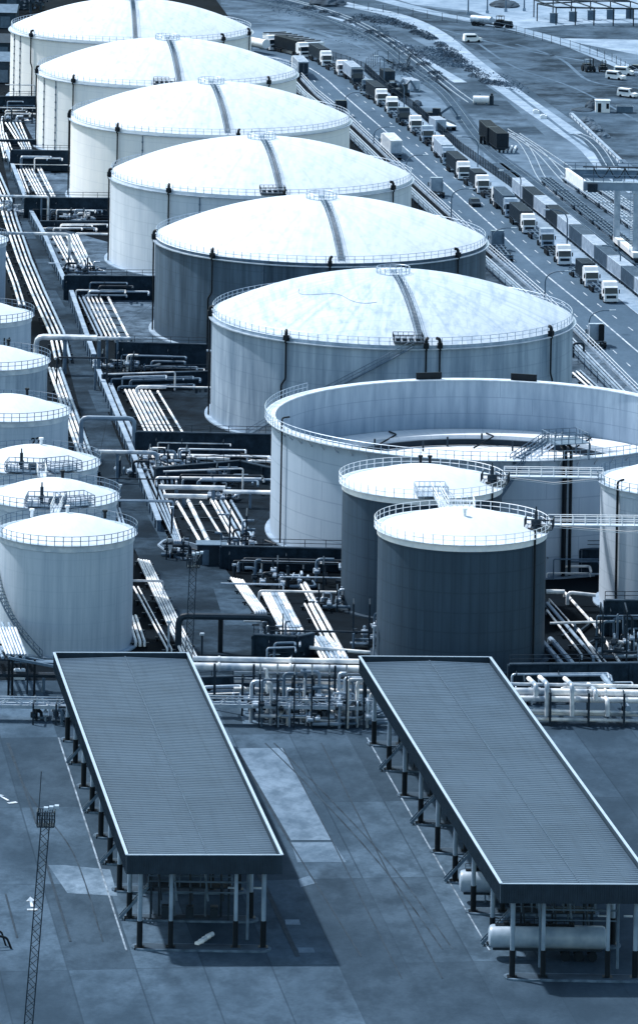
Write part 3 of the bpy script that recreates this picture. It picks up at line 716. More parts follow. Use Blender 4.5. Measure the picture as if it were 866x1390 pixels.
# loading gantries, pumps and arms between the columns
def gantry(O, at, v, label, rnd):
    r = random.Random(rnd); p = at(.5, v, 0)+O; o = thing('loading_gantry', (p.x, p.y, 0), label, 'loading gantry', 'steel loading gantries under the canopies')
    b = MB()
    for x in (-4, 4):
        for y in (-1, 1): b.bar((x, y, .3), (x, y, 5.6), .2)
    b.box(-4.3, 4.3, -1.2, 1.2, 3.6, 3.72); b.obj('frame', M['dsteel'], o)
    b = MB()
    for y in (-1.2, 1.2): straight_rail(b, (-4.3, y, 3.72), (4.3, y, 3.72), 1.1, 8, .05)
    b.obj('handrail', M['steel'], o)
    b = MB(); b.bar((-4.3, -.9, 3.6), (-7.2, -.9, .3), .1, .3); b.bar((-4.3, .1, 3.6), (-7.2, .1, .3), .1, .3)
    for k in range(12): b.box(-4.5-k*.24, -4.3-k*.24, -.9, .1, 3.45-k*.28, 3.5-k*.28)
    b.obj('stair', M['steel'], o)
    for k in range(5):
        x = -3.2+k*1.6; b = MB(); b.pipe([(x, .3, .3), (x, .3, 5+r.random()*.8), (x, -1.5-r.random(), 5+r.random()*.5), (x+.3, -2.2, 2.6)], .11, 6); b.obj('loading_arm', M['steel'] if k % 2 else M['dsteel'], o)
    for k in range(3):
        b = MB(); x = -2.5+k*2.5; b.box(x-.4, x+.4, -.5, .4, .3, 1.5); b.tube([(x, -.6, 1), (x, .6, 1)], .35, 8); b.obj('meter_pump', M['dsteel'], o)
places = ['second bay from the near end', 'fourth bay from the near end', 'sixth bay from the near end', 'last bay at the far end']
for (O, at, o), nm, s0 in ((CA, 'left', 0), (CB, 'right', 10)):
    for i, v in enumerate((.14, .38, .62, .86)):
        gantry(O, at, v, 'steel loading gantry with stair under the %s canopy, %s' % (nm, places[i]), s0+i)
# horizontal pipework frames near the front bay
for (O, at, o), nm in ((CA, 'left'), (CB, 'right')):
    p = at(.55, .05, 0)+O; t = thing('service_portal', (p.x, p.y, 0), 'low steel portal with lamps just inside the near end of the %s canopy' % nm, 'portal', 'steel portals inside the canopy ends')
    b = MB(); b.tube([(-3.6, 0, 6.1), (4.2, 0, 6.1)], .1, 6); b.tube([(-3.6, 0, .3), (-3.6, 0, 7)], .14, 8); b.tube([(4.2, 0, .3), (4.2, 0, 7)], .14, 8); b.tube([(-3.6, 3, 4.2), (4.2, 3, 4.2)], .07, 6)
    b.obj('frame', M['steel'], t)
    for x in (2.6, 5.2):
        b = MB(); b.box(x-.45, x+.45, -.15, .15, 5.5, 5.62); b.obj('lamp', M['galv'], t)
# striped barrier lying on the ground in the near bay of the left canopy
for k in range(4):
    p = P(271+k*4.6, 1283-k*3.2, .16); o = MB(); o.tube([(-.28, -.5, .28), (.28, .5, .28)], .26, 8); o = o.obj('traffic_barrier_block', M['white' if k % 2 == 0 else 'cream']); o.location = p
    tag(o, 'white barrier block on the ground under the left canopy, %s' % ['leftmost of four', 'second from left', 'third from left', 'rightmost of four'][k], 'barrier', 'row of white barrier blocks')
def tank_trailer(px, py, label, L=11.4, r=1.15, rz=0, lead=True):
    p = P(px, py, .0); o = thing('tanker_trailer', (p.x, p.y, 0.11), label, 'tanker trailer', 'white tanker trailers under the right canopy', rz)
    b = MB(); n = 20; prof = [(-L/2-.25, .55), (-L/2-.1, .9), (-L/2+.15, 1.0), (L/2-.15, 1.0), (L/2+.1, .9), (L/2+.25, .55)]
    vs = []; fs = []
    for x, k in prof:
        for j in range(n): t = 2*PI*j/n; vs.append((x, r*k*1.08*math.cos(t), 2.15+r*k*math.sin(t)))
    for i in range(len(prof)-1):
        for j in range(n): fs.append((i*n+j, i*n+(j+1) % n, (i+1)*n+(j+1) % n, (i+1)*n+j))
    b.add(vs, fs, None, True); b.add(vs[:n], [tuple(range(n))]); b.add(vs[-n:], [tuple(range(n))]); b.obj('barrel', M['tanker'], o)
    b = MB(); b.box(-L/2+.4, L/2-3, -.35, .35, 3.28, 3.36); straight_rail(b, (-L/2+.4, .4, 3.36), (L/2-3, .4, 3.36), .5, 8, .03)
    for k in range(4): b.tube([(-L/2+1.5+k*2.2, 0, 3.2), (-L/2+1.5+k*2.2, 0, 3.6)], .28, 8)
    b.obj('catwalk', M['black'], o)
    b = MB(); b.box(-L/2+.2, L/2-.2, -.5, .5, .85, 1.15); b.obj('chassis', M['dsteel'], o)
    for k in range(3):
        for y in (-1.0, 1.0): part('wheel', 'wheel', wheel_b, M['rubber'], o, (L/2-1.2-k*1.35, y, .5))
    b = MB(); b.bar((-L/2+2.5, -.6, .1), (-L/2+2.5, -.6, .9), .14); b.bar((-L/2+2.5, .6, .1), (-L/2+2.5, .6, .9), .14); b.obj('landing_leg', M['steel'], o)
    return o
def wheel_b(b): b.tube([(0, -.17, 0), (0, .17, 0)], .5, 14); b.tube([(0, -.19, 0), (0, .19, 0)], .24, 10)
tank_trailer(742, 1302, 'long white tanker trailer at the near end under the right canopy')
tank_trailer(684, 1226, 'white tanker trailer poking out left between columns of the right canopy', L=9)
# extra tall columns: free standing poles in front of the right canopy
# ------------------------------------------------------------------ lattice masts
def mast(base, top, wd, label, head=True):
    base = Vector(base); top = Vector(top); o = thing('lattice_mast', base, label, 'lattice mast', 'steel lattice floodlight masts')
    t = top-base; L = t.length; d = t.normalized(); x = Vector((1, 0, 0)); x = (x-d*x.dot(d)).normalized(); y = d.cross(x); h = wd/2
    b = MB(); cs = [x*h+y*h, -x*h+y*h, -x*h-y*h, x*h-y*h]
    for c0 in cs: b.bar(c0, c0+t, .09)
    n = int(L/(wd*.95))
    for i in range(n):
        for j in range(4):
            p = cs[j]+d*L*i/n; q = cs[(j+1) % 4]+d*L*(i+1)/n
            b.bar(p if (i+j) % 2 else cs[(j+1) % 4]+d*L*i/n, q if (i+j) % 2 else cs[j]+d*L*(i+1)/n, .05)
    b.obj('lattice', M['dsteel'], o)
    if head:
        b = MB(); T_ = Matrix.Translation(t)
        b.box(-.8, .8, -.7, .7, -.9, -.78, T_); straight_rail(b, t+Vector((-.8, -.7, -.78)), t+Vector((.8, -.7, -.78)), 1.3, 7, .04); straight_rail(b, t+Vector((-.8, .7, -.78)), t+Vector((.8, .7, -.78)), 1.3, 7, .04)
        for sx in (-.8, .8): straight_rail(b, t+Vector((sx, -.7, -.78)), t+Vector((sx, .7, -.78)), 1.3, 4, .05)
        b.tube([t+Vector((-.7, 0, 0)), t+Vector((-.5, 0, 4.2))], .05, 5); b.obj('head_platform', M['dsteel'], o)
        for k in range(3):
            b = MB(); b.box(-.2+k*.5, .2+k*.5, -.5, .1, .65+k*.1, .9+k*.1, T_); b.bar(t+Vector((0, 0, -.8)), t+Vector((k*.5, -.2, .7+k*.1)), .06); b.obj('floodlight', M['galv'], o)
    return o
D0 = 497.0
mast(PD(33, 1464, D0), PD(63, 1108, D0), .78, 'tall dark lattice mast with floodlights at the lower left')
p0 = P(256, 905); mast(p0, PD(263, 760, p0.y), .85, 'dark lattice mast standing behind the left canopy', head=True)
# railing bit at the lower left corner
p0 = P(4, 1290); o = thing('guard_rail', p0, 'dark tubular guard rail at the bottom left corner', 'guard rail'); b = MB(); b.pipe([(-1.2, 0, 0), (-1.2, 0, 1.6), (.4, .3, 1.2), (.9, .3, 0)], .12, 6); b.obj('tube', M['black'], o); b = MB(); b.pipe([(-1.8, 1, 0), (-1.8, 1, 1.9), (-.2, 1.3, 1.5), (.3, 1.3, 0)], .1, 6); b.obj('tube', M['black'], o)
# ------------------------------------------------------------------ pipelines on the ground
def bundle(lines, label, z=.75, r=.26, m='pipe', sup=True, group='pipe bundles on low supports', name='pipe_bundle', zs=None):
    """lines: list of (x0,y0,x1,y1[,r]) photo segments of each pipe"""
    p0 = P(lines[0][0], lines[0][1], z); o = thing(name, (p0.x, p0.y, 0), label, 'pipe bundle', group); O = Vector((p0.x, p0.y, 0))
    ends = []
    for i, l in enumerate(lines):
        pts = [P(l[k], l[k+1], z)-O for k in range(0, 4, 2)]; rr = (l[4] if len(l) > 4 else r)*.72
        ends.append(pts); rnd = random.Random(i+int(lines[0][0]))
        a, b_ = pts; d = (b_-a).normalized()
        b = MB(); b.pipe([a-Vector((0, 0, .6))+d*.4, a+d*.4, b_-d*.4, b_-d*.4-Vector((0, 0, .6))], rr, 8)
        L = (b_-a).length; k = rnd.random()*6+3
        while k < L-1: b.tube([a+d*(k-.09), a+d*(k+.09)], rr*1.22, 8); k += 11+rnd.random()*12
        b.obj('pipe', M[m] if rnd.random() < .75 else M['pipe2'], o)
    if sup:
        a0, a1 = ends[0]; b0, b1 = ends[-1]; n = max(2, int((a1-a0).length/7))
        for i in range(n+1):
            t = (i+.15)/(n+.3); p = a0.lerp(a1, t); q = b0.lerp(b1, t); e = (q-p).normalized()*.6 if (q-p).length > .1 else Vector((.6, 0, 0))
            b = MB(); b.bar(p-e+Vector((0, 0, -r-.12)), q+e+Vector((0, 0, -r-.12)), .3, .2)
            for u in (p-e*.5, q+e*.5): b.bar((u.x, u.y, -z+.8), (u.x, u.y, u.z-r-.1), .2)
            for u in (p-e*.5, q+e*.5): b.bar((u.x, u.y, .02), (u.x, u.y, u.z-r-.1), .2)
            b.obj('support', M['dsteel'], o)
    return o
def fan(a0, a1, b0, b1, n, r=.26, gaps=()):
    out = []
    for i in range(n):
        if i in gaps: continue
        t = i/(n-1) if n > 1 else 0
        out.append((a0[0]+(a1[0]-a0[0])*t, a0[1]+(a1[1]-a0[1])*t, b0[0]+(b1[0]-b0[0])*t, b0[1]+(b1[1]-b0[1])*t, r*(.8+.5*random.random())))
    return out
bundle(fan((8, 166), (28, 166), (31, 202), (43, 202), 5), 'small bundle of white pipes nearest the top left corner beside the second farthest tank')
bundle(fan((0, 176), (8, 180), (12, 212), (20, 212), 3, .2), 'pair of thin pipes at the left edge near the top', r=.2)
bundle(fan((28, 222), (52, 221), (52, 266), (75, 267), 7, gaps=(4,)), 'bundle of white pipes left of the bright third tank')
bundle(fan((72, 320), (104, 317), (94, 360), (127, 365), 8, gaps=(3,)), 'bundle of white pipes left of the pale fourth tank')
bundle(fan((105, 397), (145, 399), (133, 456), (176, 460), 8, gaps=(6,)), 'bundle of white pipes left of the weathered dark blue tank')
bundle(fan((170, 528), (214, 530), (199, 588), (250, 590), 9, .28, gaps=(7,)), 'broad bundle of white pipes left of the nearest domed tank', r=.28)
bundle([(240, 680, 272, 735, .3), (255, 678, 284, 737, .42), (272, 680, 314, 748, .25), (286, 677, 324, 745, .25), (291, 677, 330, 745, .25), (299, 678, 337, 747, .28), (305, 678, 345, 747, .25), (313, 678, 353, 747, .28)], 'wide bundle of white pipes with one thick lagged pipe, left of the open tank', r=.28)
bundle(fan((356, 803), (382, 803), (384, 858), (411, 858), 7, .3), 'dense bundle of thick white pipes left of the rear dark tank', r=.3)
bundle(fan((419, 862), (446, 864), (438, 895), (473, 895), 7, .26), 'short bundle of white pipes rising towards the big overhead pipes')
bundle([(408, 792, 462, 893, .22), (413, 790, 470, 893, .34)], 'pair of pipes, one thick, slanting down left of the rear dark tank', r=.3)
bundle([(413, 818, 452, 893, .2), (419, 818, 458, 893, .2)], 'pair of thin white pipes between the dense bundle and rear dark tank', r=.2)
bundle(fan((188, 758), (202, 760), (250, 893), (268, 893), 5, .2), 'long bundle of thin pipes running down past the nearest left tank', r=.2)
bundle(fan((181, 795), (187, 795), (228, 882), (234, 882), 2, .18), 'two thin pipes in the dark strip beside the nearest left tank', r=.18)
bundle(fan((174, 835), (184, 834), (185, 872), (197, 872), 3, .22), 'three short pipes close to the nearest left tank', r=.22)
bundle(fan((313, 783), (328, 786), (348, 832), (362, 832), 5, .2), 'thin pipes slanting down the right side of the service road', r=.2)
bundle(fan((182, 617), (205, 612), (238, 735), (246, 735), 4, .2), 'long thin pipes along the right side of the service road', r=.2)
bundle(fan((205, 612), (232, 612), (222, 655), (240, 655), 4, .22), 'cluster of short pipes under the overhead bridge pipe at centre left', r=.22)
# long pipe runs left of the service road
def run(px, n, wd, label, r=.2, z=.8, m='pipe'):
    pts = [P(x, y, z) for x, y in px]; o = thing('pipe_run', (pts[0].x, pts[0].y, 0), label, 'pipe run', 'long pipe runs beside the service road'); O = Vector((pts[0].x, pts[0].y, 0))
    pts = [p-O for p in pts]
    for k in range(n):
        off = (k-(n-1)/2)*wd; b = MB(); q = [p+Vector((off, 0, 0)) for p in pts]; b.pipe(q, r*(1 if k % 3 else 1.25), 7)
        for a, c_ in zip(q, q[1:]):
            L = (c_-a).length; j = 4
            while j < L: u = a.lerp(c_, j/L); v = a.lerp(c_, (j+.2)/L); b.tube([u, v], r*1.3, 7); j += 13
        b.obj('pipe', M[m if k % 4 != 3 else 'pipe2'], o)
    tot = 0
    for a, c_ in zip(pts, pts[1:]):
        L = (c_-a).length; j = 2
        while j < L:
            u = a.lerp(c_, j/L); w_ = n*wd/2+.3; b = MB(); b.bar((u.x-w_, u.y, z-r-.15), (u.x+w_, u.y, z-r-.15), .22, .2); b.bar((u.x-w_+.2, u.y, .03), (u.x-w_+.2, u.y, z-r-.1), .2); b.bar((u.x+w_-.2, u.y, .03), (u.x+w_-.2, u.y, z-r-.1), .2); b.obj('support', M['dsteel'], o); j += 8
    return o
run([(-8, 235), (8, 272), (16, 300), (34, 352), (52, 395), (78, 452), (86, 487)], 4, .8, 'long run of white pipes along the left side of the service road', .19)
run([(75, 500), (96, 560), (112, 605), (124, 640)], 4, .6, 'run of white pipes passing the small tank numbered 22', .2)
run([(-4, 318), (11, 356), (22, 385), (31, 415)], 2, .8, 'pair of pipes between the small tanks and the long white pipe run', .18)
run([(24, 230), (36, 262)], 3, .6, 'short run of pipes crossing beside the lane near the top left', .16)
run([(0, 165), (4, 190), (10, 215)], 3, .5, 'short pipe run touching the left edge near the top', .15)
run([(160, 690), (168, 716), (176, 742)], 2, .5, 'short pair of pipes by the second nearest left tank', .15, m='pipe2')
# lower left: pipes by the edge of the yard
run([(-6, 846), (14, 893)], 5, .85, 'steep bundle of pipes at the left edge above the truss bridge', .2, z=4.6, m='pipe2')
# overhead pipe portals
def portal(x0, x1, y, yb, legs, label, n=1, r=.22, m='pipe', legm=None, name='pipe_bridge', dy=0, sp=.7, y1=None):
    D = P((x0+x1)/2, yb).y; o0 = PD(x0, y, D); O = Vector((o0.x, D, 0)); o = thing(name, O, label, 'pipe bridge', 'overhead pipe bridges'); zz = o0.z
    q0 = o0-O; q1 = PD(x1, y if y1 is None else y1, D)-O; q1.z = q0.z if y1 is None else q1.z
    for k in range(n):
        b = MB(); off = Vector((0, k*sp, 0)); down = []
        pts = [q0+off, q1+off]
        if 'L' in legs: pts = [Vector((q0.x, q0.y, .1))+off]+pts
        if 'R' in legs: pts = pts+[Vector((q1.x, q1.y, .1))+off]
        b.pipe(pts, r, 8); b.obj('pipe', M[m], o)
    for lx in legs:
        if isinstance(lx, str): continue
        u = PD(lx, y, D)-O; b = MB()
        b.tube([(u.x, -.15, .0), (u.x, -.15, q0.z-r*.8)], max(.16, r*.75), 8); b.tube([(u.x, (n-1)*sp+.15, .0), (u.x, (n-1)*sp+.15, q0.z-r*.8)], .12, 6)
        b.bar((u.x, -.4, q0.z-r-.05), (u.x, (n-1)*sp+.4, q0.z-r-.05), .2, .16); b.obj('post', M[legm or 'steel'], o)
    return o
portal(-20, 66, 266, 299, (57, 'R'), 'pale overhead pipe bridge crossing the lane near the top left', 2, .2)
portal(-20, 95, 316, 356, (2, 'R'), 'pale overhead pipe crossing the lane left of the fourth tank', 1, .28)
portal(50, 132, 458, 508, (89, 135, 'L'), 'thick pale pipe pair bridging the service road at centre left', 2, .42, sp=1.0)
portal(120, 178, 459, 500, (146, 160), 'pale pipes continuing the thick bridge towards the tanks', 1, .3)
portal(78, 146, 485, 530, ('L', 'R', 130), 'thin dark overhead pipe crossing the service road', 1, .14, 'dsteel')
portal(111, 183, 567, 612, ('L', 'R'), 'grey square portal pipe spanning the service road', 1, .36, 'pipe2')
portal(128, 214, 613, 655, ('R', 160), 'white overhead pipe starting at the third left tank', 1, .3)
portal(130, 215, 649, 690, ('R',), 'thin dark overhead pipe just below the white one', 1, .1, 'dsteel')
portal(160, 235, 680, 726, ('R',), 'thin overhead pipe from the second left tank to a dark frame', 2, .12, 'pipe2')
portal(243, 370, 836, 886, ('L', 'R', 300), 'thick black overhead pipe across the lane behind the left canopy', 1, .42, 'dsteel', 'black')
portal(222, 330, 640, 668, ('R',), 'thin white pipe on top of the wall left of the open tank', 1, .13, y1=636)
portal(147, 238, 508, 530, ('R',), 'thin white pipe on the wall left of the nearest domed tank', 1, .13, y1=505)
portal(303, 378, 668, 690, (340,), 'white pipe pair joining the valve cluster to the open tank', 2, .24)
portal(216, 306, 661, 685, (240, 290), 'thick white header pipe above the wide pipe bundle', 1, .36)
portal(222, 282, 673, 690, (250,), 'second thick white header pipe above the wide pipe bundle', 1, .34)
portal(108, 166, 391, 407, ('L', 'R'), 'white header pipe feeding the bundle left of the weathered tank', 1, .28)
portal(136, 212, 394, 407, (), 'white pipe along the foot of the weathered tank wall', 1, .24)
portal(104, 154, 317, 330, (), 'white pipe reaching the fourth tank', 1, .2)
portal(186, 226, 525, 540, ('L',), 'white header pipe at the top of the broad bundle', 1, .28)
portal(252, 312, 622, 636, (270,), 'white valve pipe in the dark pit left of the open tank', 1, .26)
portal(336, 382, 626, 640, ('L',), 'short white pipe meeting the open tank', 1, .24)
portal(226, 288, 525, 536, (), 'thin white pipe running to the nearest domed tank', 1, .14)
portal(372, 512, 856, 880, (400, 480), 'dark horizontal pipe behind the right canopy corner', 1, .14, 'dsteel')
portal(420, 502, 879, 893, (470,), 'white pipe bending right towards the right canopy', 1, .24, y1=886)
portal(352, 460, 802, 818, ('L',), 'thin white pipe across the top of the dense bundle', 1, .16)
portal(380, 470, 783, 800, ('L', 'R'), 'thin pale pipe along the rear dark tank foot', 1, .1, 'galv')
portal(300, 385, 792, 812, ('R',), 'thin pale pipe over the pit behind the service road', 1, .12, 'galv')
portal(180, 222, 789, 815, ('R',), 'thin white pipe leaving the nearest left tank', 2, .08)
portal(0, 78, 916, 940, (60,), 'dark pipes at the foot of the nearest left tank', 2, .26, 'dsteel')
portal(0, 60, 146, 162, (16, 'R'), 'pale pipe frame beside the second farthest tank', 1, .12)
portal(8, 50, 154, 166, ('L',), 'white header pipe above the smallest bundle', 1, .18)
portal(8, 48, 115, 150, ('R',), 'white pipe frame by the farthest tanks', 1, .1)
# right hand side pipes
bundle([(741, 817, 806, 893, .3), (741, 827, 790, 890, .2)], 'pair of slanting white pipes right of the nearest dark tank')
bundle([(765, 803, 800, 842, .26)], 'single slanting white pipe starting near the rim wall at right', sup=False)
bundle([(783, 852, 819, 906, .26), (800, 838, 845, 906, .24)], 'two parallel slanting pipes in the pit at right')
bundle([(745, 865, 783, 908, .45), (733, 868, 768, 908, .45)], 'pair of thick slanting pipes close to the nearest dark tank', r=.45, m='pipe2')
bundle([(744, 812, 826, 903, .12)], 'thin pale rail slanting across the pit at right', sup=False, r=.12)
portal(741, 766, 803, 822, (), 'white pipe leaving behind the nearest dark tank', 1, .3)
portal(770, 808, 804, 822, ('L',), 'short white pipe meeting the right edge white tank', 1, .24, y1=808)
portal(746, 842, 846, 862, (780,), 'thin pipe crossing the pit at right', 1, .16, y1=843)
portal(828, 880, 870, 890, ('L',), 'white pipe running off the right edge', 1, .24, y1=877)
# the big horizontal pipe rack above the yard
def rack(x0, x1, D, zs, label, legs, base_r=.3):
    p = PD(x0, 900, D); O = Vector((p.x, D, 0)); o = thing('pipe_rack', O, label, 'pipe rack', 'pipe racks along the edge of the yard'); X1 = PD(x1, 900, D).x-p.x
    for z, y, r, m in zs:
        b = MB(); b.tube([(0, y, z), (X1, y, z)], r, 10)
        k = 3
        while k < X1: b.tube([(k, y, z), (k+.25, y, z)], r*1.25, 10); k += 8.5
        b.obj('pipe', M[m], o)
    for lx in legs:
        X = PD(lx, 900, D).x-p.x; b = MB(); zt = max(z for z, *_ in zs)
        for y in (-.9, 1.9): b.bar((X, y, 0), (X, y, zt-.1), .26)
        for z in sorted(set(round(z-r-.1, 2) for z, y, r, m in zs)): b.bar((X, -1, z), (X, 2, z), .18, .16)
        b.obj('frame', M['dsteel'], o)
    return o
Drack = P(400, 972).y
zr1 = PD(400, 903, Drack).z
rack(262, 506, Drack, [(PD(400, 907, Drack).z, 0, .47, 'pipe'), (PD(400, 899, Drack).z, 1.0, .3, 'pipe')], 'big white overhead pipes running between the two canopies', (292, 345, 400, 455, 497))
rack(318, 508, Drack, [(PD(400, 941, Drack).z, 1.4, .3, 'pipe'), (PD(400, 932, Drack).z, 2.6, .28, 'pipe'), (PD(400, 917, Drack).z, .8, .22, 'galv'), (PD(400, 925, Drack).z, .9, .14, 'pipe2')], 'lower tier of white pipes in front of the valve manifold', (330, 378, 425, 472, 505))
D2_ = P(780, 985).y
zz = lambda y: PD(780, y, D2_).z
rack(690, 900, D2_, [(zz(944), 1.6, .42, 'pipe'), (zz(951), .6, .34, 'pipe'), (zz(966), 0, .2, 'pipe'), (zz(971), .7, .2, 'pipe'), (zz(977), 0, .22, 'pipe'), (zz(937), 2.6, .2, 'pipe')], 'white pipe rack at the right edge beside the right canopy', (747, 799, 847, 890))
# truss walkway bridges in front
def truss(x0, x1, yt, yb, D, label, legs=()):
    a = PD(x0, yb, D); X = PD(x1, yb, D).x-a.x; zt = PD(x0, yt, D).z; O = Vector((a.x, D, 0)); o = thing('truss_bridge', O, label, 'truss bridge', 'white truss bridges above the yard')
    for y in (-.6, .6):
        b = MB(); b.bar((0, y, a.z), (X, y, a.z), .24, .42); b.bar((0, y, zt), (X, y, zt), .12, .12)
        n = int(X/1.5); 
        for i in range(n):
            u, v = X*i/n, X*(i+1)/n; b.bar((u, y, a.z if i % 2 else zt), (v, y, zt if i % 2 else a.z), .09)
        b.obj('truss', M['galv'], o)
    b = MB(); b.box(0, X, -.5, .5, a.z-.05, a.z+.03); b.obj('walkway', M['steel'], o)
    for lx in legs:
        u = PD(lx, yb, D).x-a.x; b = MB(); b.bar((u, -.5, 0), (u, -.5, a.z-.2), .24); b.bar((u, .5, 0), (u, .5, a.z-.2), .24); b.obj('post', M['dsteel'], o)
Dt = P(400, 985).y
truss(-60, 92, 946, 956, Dt, 'white truss bridge left of the left canopy', (-30, 84))
truss(276, 512, 946, 956, Dt, 'white truss bridge between the two canopies', (290, 500))
# sloped pipe rack at the left edge (legs + slanted grid)
p = P(20, 945); o = thing('sloped_pipe_rack', (p.x, p.y, 0), 'dark raised rack with a slanted row of pipes at the left edge', 'pipe rack', 'pipe racks along the edge of the yard')
for px in (12, 17, 47): u = PD(px, 945, p.y)-p; MB().bar((u.x, 0, 0), (u.x, 0, PD(px, 895, p.y).z), .26).obj('post', M['black'], o)
za = PD(14, 893, p.y).z; b = MB(); u0 = PD(13, 893, p.y).x-p.x; u1 = PD(80, 905, p.y).x-p.x; b.bar((u0, 0, za), (u1, -.5, za-.9), .3, .3); b.bar((u0, 1.6, za), (u1, 1.1, za-.9), .3, .3); b.box(u0, u1, 0, 1.5, za-.6, za-.5); b.obj('beam', M['steel'], o)
for k in range(7):
    b = MB(); u = PD(10+k*4.2, 893, p.y).x-p.x; b.tube([(u, .4, za+.3), (u-1.6, 5.5, za+2.4)], .17, 7); b.obj('pipe', M['galv' if k % 3 else 'pipe'], o)
# valve manifolds
def manifold(px0, px1, yb, ytop, label, n=18, depth=5, seed=0, m=('pipe', 'pipe2', 'galv', 'steel'), dens=1):
    r_ = random.Random(seed); D = P((px0+px1)/2, yb).y; a = PD(px0, yb, D); X = PD(px1, yb, D).x-a.x; zt = PD(px0, ytop, D).z; O = Vector((a.x, D, 0))
    o = thing('valve_manifold', O, label, 'valve manifold', 'valve manifolds in the pipework')
    for i in range(n):
        b = MB(); x = r_.random()*X; y = r_.random()*depth; h = zt*(.35+.6*r_.random()); k = r_.random(); r = .1+.13*r_.random()
        if k < .45: b.pipe([(x, y, .1), (x, y, h), (x+(r_.random()-.5)*5, y, h)], r, 7)
        elif k < .8: b.pipe([(x, y, h*.25), (x+1.5+r_.random()*4, y, h*.25), (x+1.5+r_.random()*3, y+.8+r_.random()*2, h*.25+.3)], r, 7)
        else: b.pipe([(x, y, .1), (x, y, h*.6), (x, y+2, h*.6), (x, y+2.2, .1)], r, 7)
        b.obj('pipe', M[m[i % len(m)]], o)
        if r_.random() < .6:
            b = MB(); z = h*.5; b.tube([(x, y, z-.3), (x, y, z+.3)], r*2.1, 8); b.tube([(x, y-.5, z), (x, y+.1, z)], r*.7, 6); b.tube([(x-.3, y-.5, z), (x+.3, y-.5, z)], .22, 8); b.obj('valve', M['dsteel' if r_.random() < .5 else 'galv'], o)
    for i in range(max(2, n//8)):
        x = X*(i+.5)/max(2, n//8); b = MB(); b.bar((x, -.2, 0), (x, -.2, zt), .2); b.bar((x, depth, 0), (x, depth, zt), .2); b.bar((x, -.2, zt), (x, depth, zt), .18); b.obj('frame', M['dsteel'], o)
    return o
manifold(340, 505, 990, 915, 'dense valve manifold under the big overhead pipes between the canopies', 60, 5, 1)
manifold(352, 440, 975, 925, 'left part of the pipework thicket under the overhead pipes', 26, 4, 2)
manifold(30, 92, 985, 955, 'small valve group under the left truss bridge', 14, 4, 3, ('steel', 'pipe2', 'dsteel'))
manifold(348, 395, 890, 845, 'dark pipe thicket at the right end of the black overhead pipe', 22, 5, 4, ('dsteel', 'steel', 'pipe2', 'galv'))
manifold(128, 192, 505, 480, 'row of small valves behind the thick bridge pipe', 26, 4, 5, ('galv', 'pipe', 'steel'))
manifold(192, 262, 500, 478, 'valve group below the dark wall left of the nearest domed tank', 16, 4, 6, ('steel', 'dsteel', 'pipe2'))
manifold(190, 265, 640, 612, 'dark valve group at the foot of the white overhead pipe', 30, 5, 7, ('steel', 'dsteel', 'pipe2', 'pipe'))
manifold(286, 318, 660, 635, 'dark valve skid in the pit left of the open tank', 14, 3, 8, ('dsteel', 'steel'))
manifold(282, 315, 682, 662, 'valve cluster at the end of the thick header pipes', 14, 3, 9, ('pipe', 'pipe2', 'dsteel'))
manifold(66, 104, 298, 284, 'row of pale fittings at the foot of the bright third tank wall', 22, 2, 10, ('galv', 'pipe', 'cream'))
manifold(88, 122, 302, 284, 'pale coiled fittings beside the wall under the third tank', 14, 2, 11, ('galv', 'pipe', 'cream'))
manifold(80, 132, 372, 350, 'catwalk fittings above the bundle left of the weathered tank', 18, 2, 12, ('steel', 'dsteel', 'galv'))
manifold(2, 58, 168, 150, 'pale fittings beside the farthest small bundle', 14, 2, 13, ('steel', 'galv', 'pipe'))
manifold(0, 24, 294, 268, 'bright pipe fittings on the left edge above the small tank', 16, 4, 14, ('pipe', 'galv'))
manifold(215, 260, 760, 735, 'dark pump equipment on the kerbed island by the service road', 12, 3, 15, ('dsteel', 'steel'))
manifold(300, 345, 760, 700, 'dark frame of pipes right of the small hut', 22, 5, 16, ('dsteel', 'steel', 'pipe2'))
manifold(744, 775, 775, 740, 'dark pipe frame at the foot of the open tank at right', 14, 3, 17, ('dsteel', 'steel'))
manifold(800, 866, 900, 830, 'dark valve frame in front of the right edge white tank', 20, 5, 18, ('dsteel', 'steel', 'pipe2'))
manifold(700, 745, 958, 925, 'small pipe fittings beside the right canopy roof', 16, 3, 19, ('pipe', 'dsteel', 'galv'))
manifold(468, 512, 880, 820, 'fittings between the two dark tanks and canopy', 8, 3, 20, ('galv', 'steel'))
manifold(345, 470, 800, 765, 'dark fittings in the pit left of the rear dark tank', 20, 5, 21, ('dsteel', 'steel', 'galv'))
manifold(150, 200, 650, 625, 'pipe fittings at the roadside right of the third left tank', 8, 3, 22, ('dsteel', 'steel'))
manifold(420, 470, 830, 800, 'white valve pipes at the foot of the rear dark tank', 12, 3, 23, ('pipe', 'galv', 'steel'))
